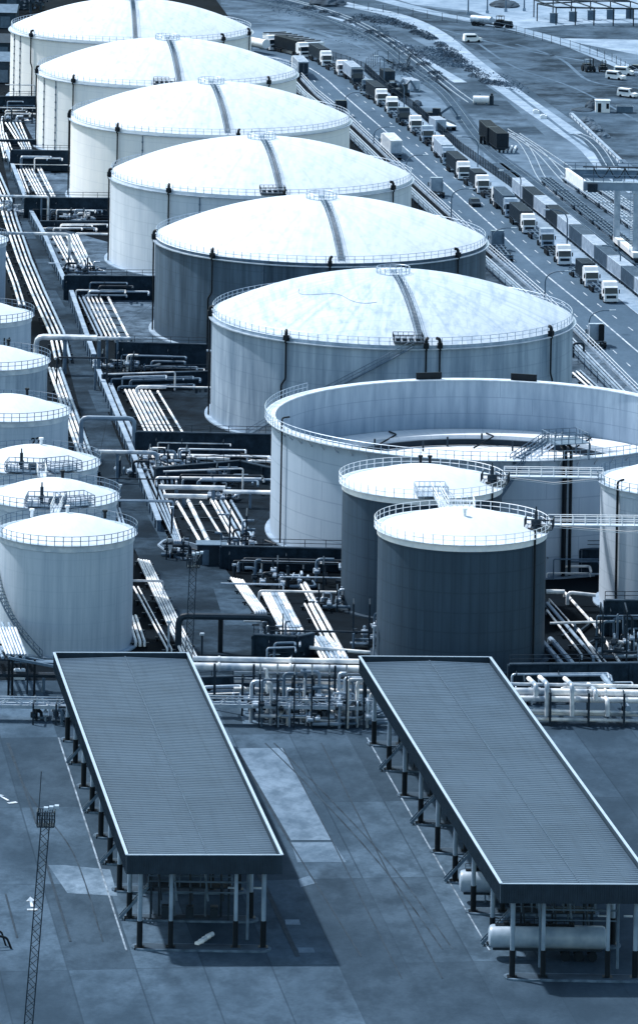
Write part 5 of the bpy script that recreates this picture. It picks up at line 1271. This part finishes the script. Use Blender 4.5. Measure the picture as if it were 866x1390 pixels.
# empty flat wagons under the crane
def flat_b(b):
    for s_ in (-1.2, -.45, .45, 1.2): b.box(s_-.09, s_+.09, 0, 18, 1.0, 1.25)
    for k in range(10): b.box(-1.3, 1.3, k*1.97, k*1.97+.25, 1.02, 1.3)
    for k in range(5): b.box(-.4, .4, 1.2+k*3.6, 1.9+k*3.6, .8, 1.0)
def bogie_b(b):
    for y in (-.9, .9):
        for s_ in (-.78, .78): b.tube([(s_-.07, y, .46), (s_+.07, y, .46)], .46, 12)
    for s_ in (-1.0, 1.0): b.box(s_-.1, s_+.1, -1.4, 1.4, .4, .75)
    b.box(-.9, .9, -.2, .2, .5, .95)
for line, n, lb, mm in ((((740, 250), (831, 323)), 4, 'nearest row under the crane', 'steel'), (((768, 247), (834, 294)), 3, 'middle row under the crane', 'galv'), (((815, 262), (862, 293)), 3, 'farthest row under the crane', 'galv')):
    a = P(*line[0]); b_ = P(*line[1]); d = a-b_; L = d.length; d.normalize(); rz = math.atan2(d.y, d.x)-PI/2; k = 0; y = 0
    while y < L+20 and k < 6:
        q = a-d*(y+18.0); k += 1; y += 19.4
        w_ = thing('flat_wagon', (q.x, q.y, .1), 'empty skeleton flat wagon, %s from the far end of the %s' % (ordn[k-1] if k > 1 else 'first', lb), 'rail wagon', 'empty flat wagons by the crane', rz)
        part('flat', 'frame', flat_b, M[mm], w_)
        for yy in (2.6, 15.4): part('bogie', 'bogie', bogie_b, M['rust'], w_, (0, yy, 0))
# gantry crane
Db = P(836, 334).y; Df = P(862, 353).y
O = Vector((P(836, 334).x, Df, 0)); o = thing('gantry_crane', O, 'white rail-mounted gantry crane over the tracks at the right edge', 'gantry crane')
xb = PD(766, 228, Db).x-O.x; xf = PD(791, 248, Df).x-O.x; xr = 34
zt, zb = PD(820, 247.5, Df).z, PD(820, 258, Df).z; dB = Db-Df
for x0, y in ((xf, 0), (xb, dB)):
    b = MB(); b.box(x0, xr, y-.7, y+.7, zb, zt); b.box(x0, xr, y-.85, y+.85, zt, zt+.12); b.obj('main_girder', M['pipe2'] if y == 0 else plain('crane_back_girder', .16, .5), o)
    b = MB(); straight_rail(b, (x0, y, zt+.12), (xr, y, zt+.12), 1.2, 22, .06); b.obj('handrail', M['steel'], o)
b = MB(); m0 = Vector((xf+.3, -.2, (zt+zb)/2)); m1 = Vector((xb+.3, dB, (zt+zb)/2)); b.bar(m0, m1, .6, zt-zb+.5); b.obj('end_beam', M['white'], o)
b = MB(); b.tube([(xf, 1.5, zt+2.6), (xr, 1.5, zt+2.6)], .12, 6)
for k in range(9):
    x = xf+2+k*2.9; b.tube([(x+(2.9*j/8), 1.5, zt+2.5-1.9*math.sin(PI*j/8)) for j in range(9)], .09, 5)
    if k % 2 == 0: b.bar((x, 1.5, zt), (x, 1.5, zt+2.6), .12)
b.obj('festoon_cable', M['black'], o)
b = MB(); b.box(xf+.8, xf+2.6, -1.6, -.8, zb-.2, zt-.1)
for k in range(4): b.box(xf+1+k*.4, xf+1.2+k*.4, -1.7, -1.6, zb, zt-.3)
b.obj('electrical_cabinet', M['dsteel'], o)
for x, y in ((0, dB), (PD(862, 353, Df).x-O.x, 0), (26, dB), (28, 0)):
    b = MB(); b.bar((x, y, 1.6), (x, y, zb), 1.15, 1.15); b.box(x-.9, x+.9, y-.9, y+.9, zb-.5, zb); b.obj('leg', M['galv'], o)
for x0, x1 in ((0, PD(862, 353, Df).x-O.x), (26, 28)):
    b = MB(); b.bar((x0, dB+1, 1.3), (x1, -3, 1.3), 1.3, 1.0); b.obj('sill_beam', M['white'], o)
    for t in (.02, .2, .8, .98):
        u = Vector((x0, dB+1, 0)).lerp(Vector((x1, -3, 0)), t); b = MB(); b.box(-.45, .45, -1.2, 1.2, .35, .9, Matrix.Translation(u)); b.tube([u+Vector((-.2, -.6, .35)), u+Vector((.2, -.6, .35))], .35, 10); b.tube([u+Vector((-.2, .6, .35)), u+Vector((.2, .6, .35))], .35, 10); b.obj('bogie', M['dsteel'], o)
b = MB(); xl = PD(862, 353, Df).x-O.x
for k in range(24): b.box(xl-1.1, xl-.6, -.3, .3, 1.6+k*.42, 1.66+k*.42)
for y in (-.3, .3): b.bar((xl-1.1, y, 1.5), (xl-1.1, y, zb), .07)
b.obj('ladder', M['galv'], o)
# ------------------------------------------------------------------ road furniture
def lamp(px, yb, yt, ax, label, arm=2.6):
    p = P(px, yb); h = PD(px, yt, p.y).z; o = thing('street_lamp', p, label, 'street lamp', 'curved-arm street lamps')
    pts = [(0, 0, 0), (0, 0, h-1.8)]+[(ax*arm*(1-math.cos(t)), 0, h-1.8+1.8*math.sin(t)) for t in (.4, .8, 1.2, 1.57)]+[(ax*(arm+1.0), 0, h)]
    b = MB(); b.tube(pts, .13, 8, r2=.08); b.obj('pole', M['steel'], o)
    b = MB(); b.box(ax*(arm+.8), ax*(arm+1.9), -.22, .22, h-.1, h+.12); b.obj('lamp_head', M['galv'], o)
lamp(739, 412, 368, 1, 'street lamp by the parapet right of the nearest domed tank')
lamp(799, 452, 421, 1, 'street lamp nearest the lone tractor unit driving away')
lamp(612, 298, 256, 1, 'street lamp by the parapet beside the dark car')
lamp(551, 238, 210, 1, 'street lamp above the white box truck')
lamp(668, 345, 309, 1, 'street lamp above the empty trailer frame on the near lane')
lamp(507, 198, 172, 1, 'street lamp by the parapet right of the third tank')
lamp(468, 150, 125, 1, 'street lamp nearest the far bend by the parapet')
lamp(769, 333, 285, -1, 'street lamp behind the fence in front of the fifth rail container')
lamp(706, 276, 232, -1, 'street lamp behind the fence near the first rail container')
lamp(841, 382, 334, -1, 'street lamp behind the fence near the right edge')
lamp(648, 228, 186, -1, 'street lamp behind the fence left of the dark containers')
lamp(548, 152, 112, -1, 'tall lamp behind the fence at the junk heaps', 1.4)
lamp(521, 118, 76, -1, 'tall straight lamp at the wire enclosure', .6)
def fence(px, h, label, m='dsteel', step=3, mesh_=True, name='fence', pan='steel', wire=True):
    pts = [P(x, y) for x, y in px]; O = pts[0].copy(); o = thing(name, O, label, 'fence'); pb = MB(); rb = MB()
    for a, c_ in zip(pts, pts[1:]):
        a = a-O; c_ = c_-O; L = (c_-a).length; n = max(1, int(L/step))
        for i in range(n): u = a.lerp(c_, i/n); pb.bar((u.x, u.y, 0), (u.x, u.y, h+.1), .12)
        if wire:
            nv = max(2, int(L/.5))
            for i in range(nv): u = a.lerp(c_, i/nv); rb.bar((u.x, u.y, .2), (u.x, u.y, h), .06)
        for z_ in (.25, h*.5, h-.05): rb.bar((a.x, a.y, z_), (c_.x, c_.y, z_), .07)
    pb.obj('posts', M[m], o); rb.obj('rails', M[pan], o); return o
fb = [(442, 80), (470, 88), (495, 98), (525, 125), (560, 150), (625, 207), (690, 253), (727, 285), (780, 328), (836, 373), (866, 398), (900, 424)]
fence(fb, 2.2, 'dark fence between the truck queue and the railway', pan='dsteel', step=2.5)
fence([(342, 68), (380, 70), (415, 73), (445, 80)], 2, 'thin fence behind the trucks at the far bend', step=6, wire=False)
fence([(433, 6), (480, 12), (560, 22), (640, 34), (700, 46), (760, 62), (800, 74), (830, 84), (866, 106)], 2.0, 'long fence along the far edge of the gravel lot', step=5, wire=False)
fence([(497, 98), (552, 99), (556, 90), (512, 86), (497, 98)], 3.2, 'square wire enclosure beside the far bend of the road', step=3, wire=False)
# parapet + pipe rack along the left edge of the road
rlp = [(404, 103), (429, 130), (475, 167), (559, 247), (619, 302), (660, 340), (737, 408), (778, 449), (866, 538), (930, 605)]
pts = [P(x, y) for x, y in rlp]; O = pts[0].copy(); o = thing('road_parapet', O, 'long pale parapet with handrail along the tank side of the road', 'parapet')
b = MB(); hb = MB(); hb2 = MB()
for a, c_ in zip(pts, pts[1:]):
    a = a-O; c_ = c_-O; b.bar((a.x, a.y, .25), (c_.x, c_.y, .25), .35, .5); straight_rail(hb, Vector((a.x, a.y, .5)), Vector((c_.x, c_.y, .5)), 1.2, max(2, int((c_-a).length/2.2)), .07)
b.obj('base', M['conc'], o); hb.obj('handrail', M['cream'], o)
o = thing('pipe_rack', O, 'raised pipe rack following the tank side of the road parapet', 'pipe rack', 'pipe racks along the edge of the yard')
off = Vector((-3.6, -1, 0))
for k, (dx, z_, r, m) in enumerate(((0, 1.0, .16, 'pipe2'), (.6, 1.0, .2, 'pipe2'), (1.2, 1.05, .14, 'galv'), (-.7, 1.0, .16, 'steel'))):
    b = MB(); q = [p-O+off+Vector((dx, 0, z_)) for p in pts]; b.tube(q, r, 6); b.obj('pipe', M[m], o)
b = MB()
for a, c_ in zip(pts, pts[1:]):
    L = (c_-a).length; n = max(1, int(L/6))
    for i in range(n): u = (a-O).lerp(c_-O, i/n)+off; b.bar((u.x-1, u.y, .85), (u.x+1.5, u.y, .85), .15); b.bar((u.x-.9, u.y, 0), (u.x-.9, u.y, 2), .12); b.bar((u.x+1.4, u.y, 0), (u.x+1.4, u.y, .85), .12)
    straight_rail(b, (a-O)+off+Vector((-.9, 0, .9)), (c_-O)+off+Vector((-.9, 0, .9)), 1.1, 2, .05)
b.obj('frame', M['steel'], o)
bundle([(776, 505, 800, 527, .22), (781, 503, 806, 526, .22), (786, 502, 812, 526, .2)], 'three short white pipes right of the nearest domed tank', r=.2)
# white portal pipe at the parapet
portal(778, 792, 466, 486, ('L', 'R'), 'small dark pipe loop right of the nearest domed tank', 1, .2, 'dsteel')
# long white shed behind the far trucks
a = P(440, 76); d = hdg((440, 76), (386, 62)); o = thing('white_shed', a, 'long low white shed with dark roof ribs behind the far trucks', 'shed', None, math.atan2(d.y, d.x)-PI/2)
L = (P(386, 62)-a).length; b = MB(); b.box(-6, 0, 0, L, 0, 3.2); b.obj('wall', M['white'], o); b = MB(); b.box(-6.1, .1, -.1, L+.1, 3.2, 3.35); b.obj('roof', M['galv'], o)
b = MB(); k = 2
while k < L: b.box(-6, 0, k, k+.7, 3.35, 3.6); k += 3.2
b.obj('roof_rib', M['dsteel'], o)
# far small things
o = thing('kiosk', P(817, 152), 'small white kiosk with two dark openings beside the dark mound', 'kiosk'); b = MB(); b.box(-1.6, 1.6, -1.3, 1.3, 0, 2.6); b.obj('wall', M['white'], o); b = MB(); b.box(-1.75, 1.75, -1.5, 1.5, 2.6, 2.75); b.obj('roof', M['cream'], o); b = MB(); b.box(-1.1, -.35, -1.34, -1.305, .1, 2.1); b.obj('door', M['black'], o); b = MB(); b.box(.8, 1.4, -1.34, -1.305, .9, 2.1); b.obj('window', M['black'], o)
o = thing('skip', P(847, 153), 'dark open skip right of the white kiosk', 'skip'); b = MB()
for x in (-1.8, 1.75): b.box(x, x+.08, -.8, .8, .1, 1.5)
for y in (-.85, .8): b.box(-1.8, 1.8, y, y+.08, .1, 1.5)
b.box(-1.8, 1.8, -.8, .8, .1, .18)
for k in range(6): b.box(-1.7+k*.65, -1.6+k*.65, -.95, -.85, .1, 1.5)
b.obj('body', M['steel'], o); b = MB(); b.box(-1.95, 1.9, -.95, -.8, 1.5, 1.6); b.box(-1.95, 1.9, .8, .95, 1.5, 1.6); b.obj('rim', M['galv'], o)
def blob(px, py, rx, ry, h, label, m, name, cat, seed=0, group=None):
    r_ = random.Random(seed); o = thing(name, P(px, py), label, cat, group); b = MB(); n = 16; k = 7; vs = []; fs = []
    for j in range(k):
        t = j/(k-1)*PI/2
        for i in range(n):
            a_ = 2*PI*i/n; q = 1+.22*(r_.random()-.5); vs.append((rx*math.cos(t)*math.cos(a_)*q, ry*math.cos(t)*math.sin(a_)*q, h*math.sin(t)*(1+.2*(r_.random()-.5))-.05))
    for j in range(k-1):
        for i in range(n): fs.append((j*n+i, j*n+(i+1) % n, (j+1)*n+(i+1) % n, (j+1)*n+i))
    b.add(vs, fs); b.obj('heap', M[m], o)
blob(806, 147, 2.1, 3.5, 2.1, 'dark rounded mound of earth left of the white kiosk', 'dconc', 'earth_mound', 'mound', 1)
blob(790, 150, 2.6, 3, .7, 'low dark heap left of the earth mound', 'dconc', 'earth_mound', 'mound', 2)
# shrubs and scrub along the tracks
def shrub(px, py, s, label, seed, m='leaf'):
    r_ = random.Random(seed); o = thing('shrub', P(px, py), label, 'shrub', 'low shrubs along the tracks'); b = MB()
    for i in range(320):
        a_ = r_.random()*2*PI; q = r_.random()**.5; x, y = 2.0*s*q*math.cos(a_), 3.2*s*q*math.sin(a_); z = r_.random()*.8*s*(1.1-q*q)+.05; e = .09+.12*r_.random()
        d1 = Vector((r_.uniform(-1, 1), r_.uniform(-1, 1), r_.uniform(-1, 1))).normalized()*e; d2 = Vector((r_.uniform(-1, 1), r_.uniform(-1, 1), r_.uniform(-1, 1))).normalized()*e
        c0 = Vector((x, y, z)); b.add([c0-d1, c0+d2, c0+d1, c0-d2], [(0, 1, 2, 3)])
    b.obj('foliage', M[m], o); b = MB(); 
    for k in range(4): b.tube([(0, 0, 0), (r_.uniform(-.8, .8)*s, r_.uniform(-.8, .8)*s, .8*s)], .06, 5)
    b.obj('stem', M['bark'], o)
spots = [(525, 31), (531, 30), (538, 33), (556, 38), (548, 36), (563, 44), (580, 50), (586, 53), (597, 60), (600, 63), (613, 76), (618, 78), (635, 92), (641, 96), (650, 104), (658, 110), (665, 113), (672, 114), (560, 73), (566, 78), (548, 66), (575, 88), (500, 27), (512, 30), (490, 24), (545, 92), (553, 96), (520, 50), (535, 60), (590, 100), (596, 108), (478, 30), (455, 21), (440, 17), (420, 12), (625, 84), (684, 116), (607, 70), (571, 46), (505, 45)]
sd_ = [0]
for i, (x, y) in enumerate(spots):
    near = 'above the pale dirt road bend' if x < 560 and y < 40 else ('between the railway and pale dirt road' if y < 90 else 'beside the lower end of the dirt road')
    shrub(x, y, .75+.7*random.random(), 'low dark shrub %s, %s from the top' % (near, ['first', 'second', 'third', 'fourth', 'fifth', 'sixth', 'seventh', 'eighth', 'ninth', 'tenth', 'eleventh', 'twelfth', '13th', '14th', '15th', '16th', '17th', '18th', '19th', '20th', '21st', '22nd', '23rd', '24th', '25th', '26th', '27th', '28th', '29th', '30th', '31st', '32nd', '33rd', '34th', '35th', '36th', '37th', '38th', '39th', '40th'][sorted(spots, key=lambda q: q[1]*1000+q[0]).index((x, y))]), i, 'leaf' if i % 4 else 'leafl')
r_ = random.Random(5); b = MB()                        # ground cover
strip = smooth_px([(360, -2), (440, 18), (490, 36), (530, 54), (565, 78), (590, 96), (610, 118)], 10)
strip2 = smooth_px([(480, 22), (530, 32), (575, 52), (610, 78), (645, 100), (690, 120)], 10)
for st_, wd_ in ((strip, 5), (strip2, 2.2)):
    for i in range(9000):
        t = r_.random()*(len(st_)-1); k = int(t); x = st_[k][0]+(st_[k+1][0]-st_[k][0])*(t-k); y = st_[k][1]+(st_[k+1][1]-st_[k][1])*(t-k)
        p = P(x, y); q = p+Vector((r_.gauss(0, wd_), r_.gauss(0, wd_*2), 0)); n_ = 0
        if math.sin(q.x*.3+q.y*.11)+math.sin(q.y*.05-q.x*.2) < r_.random()*.8-.1: continue
        e = .08+.16*r_.random(); a_ = r_.random()*PI
        d = Vector((math.cos(a_)*e, math.sin(a_)*e, 0)); b.add([q-d, q+d, q+d*.4+Vector((0, 0, e)), q-d*.6+Vector((0, 0, e*.8))], [(0, 1, 2, 3)])
tag(b.obj('scrub', M['leafl']), 'patchy low dry scrub growing between the tracks and the dirt roads', 'scrub', None, 'stuff')
# white trailer, boxes and junk heaps between fence and railway
p = P(563, 125); container(Vector((p.x, p.y, .05)), .3, 6.1, 'light', 'pale storage container standing alone right of the wire enclosure', 'storage containers on the sandy strip')
p = P(598, 179); container(Vector((p.x, p.y, .05)), .22, 6.1, 'light', 'pale-roofed storage container right against the fence', 'storage containers on the sandy strip')
p = P(529, 112); container(Vector((p.x, p.y, .05)), .2, 6.1, 'dark', 'dark storage container behind the fence at the junk heaps', 'storage containers on the sandy strip')
p = P(613, 178); o = thing('flatbed_trailer', p, 'pale flatbed trailer beside the storage container at the fence', 'trailer', None, .3); b = MB(); b.box(-1.2, 1.2, 0, 8, .9, 1.1); b.obj('bed', M['cream'], o)
for s_ in (-1, 1):
    for y in (1, 2.2): part('twheel', 'wheel', None, M['rubber'], o, (s_, y, .5))
def digger(px, py, rz, label):
    o = thing('excavator', P(px, py, .03), label, 'excavator', 'dark old machinery by the fence', rz)
    b = MB(); b.box(-1.3, -.8, -1.8, 1.8, 0, .8); b.box(.8, 1.3, -1.8, 1.8, 0, .8); b.obj('track', M['rubber'], o)
    b = MB(); b.box(-1.2, 1.2, -1.2, 1.8, .85, 1.9); b.box(-1.2, 0, -1.3, .2, 1.9, 2.9); b.obj('body', M['dsteel'], o)
    b = MB(); b.bar((.5, -1, 1.5), (.5, -3.6, 3.4), .35, .45); b.bar((.5, -3.6, 3.4), (.5, -5.2, 1.4), .28, .35); b.box(.0, 1, -5.8, -5, .6, 1.4); b.obj('arm', M['steel'], o)
digger(534, 126, .5, 'dark excavator behind the fence left of the lone container'); digger(543, 131, 2.3, 'second dark excavator just below the first'); digger(590, 164, 1.2, 'dark excavator beside the container at the fence')
blob(599, 170, 3, 5, 1.3, 'heap of dark scrap beside the container at the fence', 'dconc', 'scrap_heap', 'heap', 4)
blob(566, 143, 1.2, 2, 1.2, 'small dark heap near the fence above the junk', 'dconc', 'scrap_heap', 'heap', 5)
p = P(655, 142); o = thing('fuel_tank', p, 'white horizontal cylinder tank on the sandy ground left of the large rails', 'tank', None, 0); b = MB(); b.tube([(-2.2, 0, 1.1), (-2, 0, 1.1), (1.2, 0, 1.1), (1.4, 0, 1.1)], .9, 14); b.obj('barrel', M['white'], o); b = MB(); b.box(1.5, 2.4, -.8, .8, 0, 2.1); b.tube([(2, 0, 0), (2, 0, 2.6)], .3, 8); b.obj('cabinet', M['dsteel'], o); b = MB(); b.box(-1.8, -1.4, -.7, .7, 0, .5); b.box(.6, 1, -.7, .7, 0, .5); b.obj('saddle', M['steel'], o)
p = P(655, 196); o = thing('buffer_box', p, 'dark signal cabinet on the track left of the dark containers', 'cabinet'); b = MB(); b.box(-.7, -.1, -.4, .4, 0, 1.8); b.box(.1, .7, -.4, .4, 0, 1.8); b.obj('cabinet', M['black'], o)
for k, (x, y) in enumerate(((727, 154), (737, 161))):
    p = P(x, y); o = thing('concrete_block', p, 'small white block beside the dirt road, %s one' % ['upper', 'lower'][k], 'block'); b = MB(); b.box(-.7, .7, -.6, .6, 0, .7); b.box(-.5, .3, -.4, .4, .7, .95); b.obj('block', M['white'], o)
# white low kerb wall with posts + dark pit near the right
wallseg([(775, 158), (800, 182), (822, 203), (842, 222)], .7, 'white low kerb wall curving beside the sunken track', .4, M['cream'])
for k, (x, y) in enumerate(((790, 165), (797, 172), (803, 177), (811, 186))): blob(x+6, y, 1.8, 3, 1.1, 'dark scrub heap beside the white kerb wall, %s from the top' % ordn[k] if k else 'dark scrub heap beside the white kerb wall, first from the top', 'leaf', 'scrub_heap', 'heap', 10+k, 'dark heaps beside the kerb wall')
sheet('sunken_bed', [(786, 186), (800, 184), (835, 206), (846, 216), (812, 214)], .06, plain('dark_sunken_bed', .03, .9))
# pergola at the top right
fp = [(730, 33), (754, 34), (780, 33), (805, 34), (831, 34), (858, 35)]
p = P(754, 34); o = thing('steel_pergola', p, 'open dark steel frame on posts at the top right corner', 'steel frame'); zt_ = PD(754, 10, p.y).z; b = MB(); pb = MB(); r0 = P(740, 27)
X = [P(x, 34).x-p.x for x in (754, 780, 805, 831, 858, 885)]; Yb = P(760, 24).y-p.y; shx = P(730, 33).x-p.x
def postb(q): MB().bar((q[0], q[1], 0), (q[0], q[1], zt_), .3).obj('post', M['dsteel'], o)
for x in X: postb((x, 0)); postb((x-5, Yb)); b.bar((x, 0, zt_), (x-5, Yb, zt_), .25, .3)
postb((shx, 8)); b.bar((shx, 8, zt_), (X[0], 0, zt_), .3, .35)
b.bar((X[0], 0, zt_), (X[-1], 0, zt_), .35, .4); b.bar((shx, 8, zt_), (X[-1]-5, Yb+4, zt_), .3, .35); b.bar((X[0]-5, Yb, zt_), (X[-1]-5, Yb, zt_), .3, .35)
b.obj('roof_beam', M['dsteel'], o)
for k, (x, y) in enumerate(((751, 31), (777, 29), (802, 27), (828, 26), (854, 25))):
    p = P(x, y); o = thing('utility_cabinet', p, 'grey cabinet among the frame posts at the top right, %s from the left' % (ordn[k] if k else 'first'), 'cabinet', 'cabinets under the steel frame'); b = MB(); b.box(-1, 1, -.6, .6, 0, 2.4); b.box(-1.1, 1.1, -.7, .7, 2.4, 2.55); b.obj('body', M['steel'], o)
for k, (x, yb, yt) in enumerate(((635, 20, -14), (661, 18, -14), (686, 16, -14), (711, 15, -14))):
    p = P(x, yb); h = PD(x, yt, p.y).z; o = thing('post', p, 'tall dark pole standing at the top edge, %s from the left' % (ordn[k] if k else 'first'), 'pole', 'tall poles at the top edge'); MB().tube([(0, 0, 0), (0, 0, h)], .22, 8, r2=.14).obj('pole', M['steel'], o); b = MB(); b.box(-.4, .4, -.4, .4, 0, .8); b.obj('base', M['conc'], o)
blob(685, 8, 4, 6, 1.6, 'dark scrap pile at the top edge between the tall poles', 'dconc', 'scrap_heap', 'heap', 30)
blob(445, 5, 5, 8, 2.6, 'dark heap of scrap at the top edge above the railway', 'dconc', 'scrap_heap', 'heap', 31)
# sheds and trees at the top left corner
def tree(px, py, s, label, seed):
    r_ = random.Random(seed); o = thing('tree', P(px, py), label, 'tree', 'trees at the top left corner'); MB().tube([(0, 0, 0), (0, 0, 3*s)], .3*s, 8, r2=.16*s).obj('trunk', M['bark'], o); b = MB()
    for i in range(420):
        c0 = Vector((r_.gauss(0, 1.3), r_.gauss(0, 1.3), 0))*s+Vector((0, 0, (3.6+r_.gauss(0, .9))*s)); e = (.2+.25*r_.random())*s
        d1 = Vector((r_.uniform(-1, 1), r_.uniform(-1, 1), r_.uniform(-1, 1))).normalized()*e; d2 = Vector((r_.uniform(-1, 1), r_.uniform(-1, 1), r_.uniform(-1, 1))).normalized()*e; b.add([c0-d1, c0+d2, c0+d1, c0-d2], [(0, 1, 2, 3)])
    b.obj('crown', M['leaf'], o)
tree(42, 18, 1.3, 'dark bushy tree right of the top left sheds', 1); tree(56, 14, 1.1, 'smaller dark tree beside the farthest tank roof', 2); tree(30, 4, 1.2, 'dark tree cut by the top edge at left', 3)
for (x0, x1, yb, dp, h, mm, lb) in ((-20, 13, 112, 14, 5, 'steel', 'grey shed at the left edge beside the farthest tank'), (-20, 14, 80, 14, 4, 'dsteel', 'dark shed behind the grey shed at the left edge'), (-20, 22, 38, 14, 4, 'steel', 'grey-roofed shed at the top left corner'), (-20, 40, 12, 16, 5, 'conc', 'pale shed cut by the top left corner')):
    a = P(x0, yb); X1 = P(x1, yb).x-a.x; o = thing('shed', a, lb, 'shed', 'sheds at the top left'); b = MB(); b.box(0, X1, 0, dp, 0, h); b.obj('wall', M['dconc'], o); b = MB(); b.add([(-.3, -.4, h), (X1+.3, -.4, h), (X1+.3, dp/2, h+1.4), (-.3, dp/2, h+1.4), (X1+.3, dp+.4, h), (-.3, dp+.4, h)], [(0, 1, 2, 3), (3, 2, 4, 5), (0, 3, 5), (1, 4, 2)]); b.obj('roof', M[mm], o); b = MB(); b.box(X1*.5, X1*.5+2.5, -.06, -.01, .1, 3); b.obj('door', M['steel'], o)
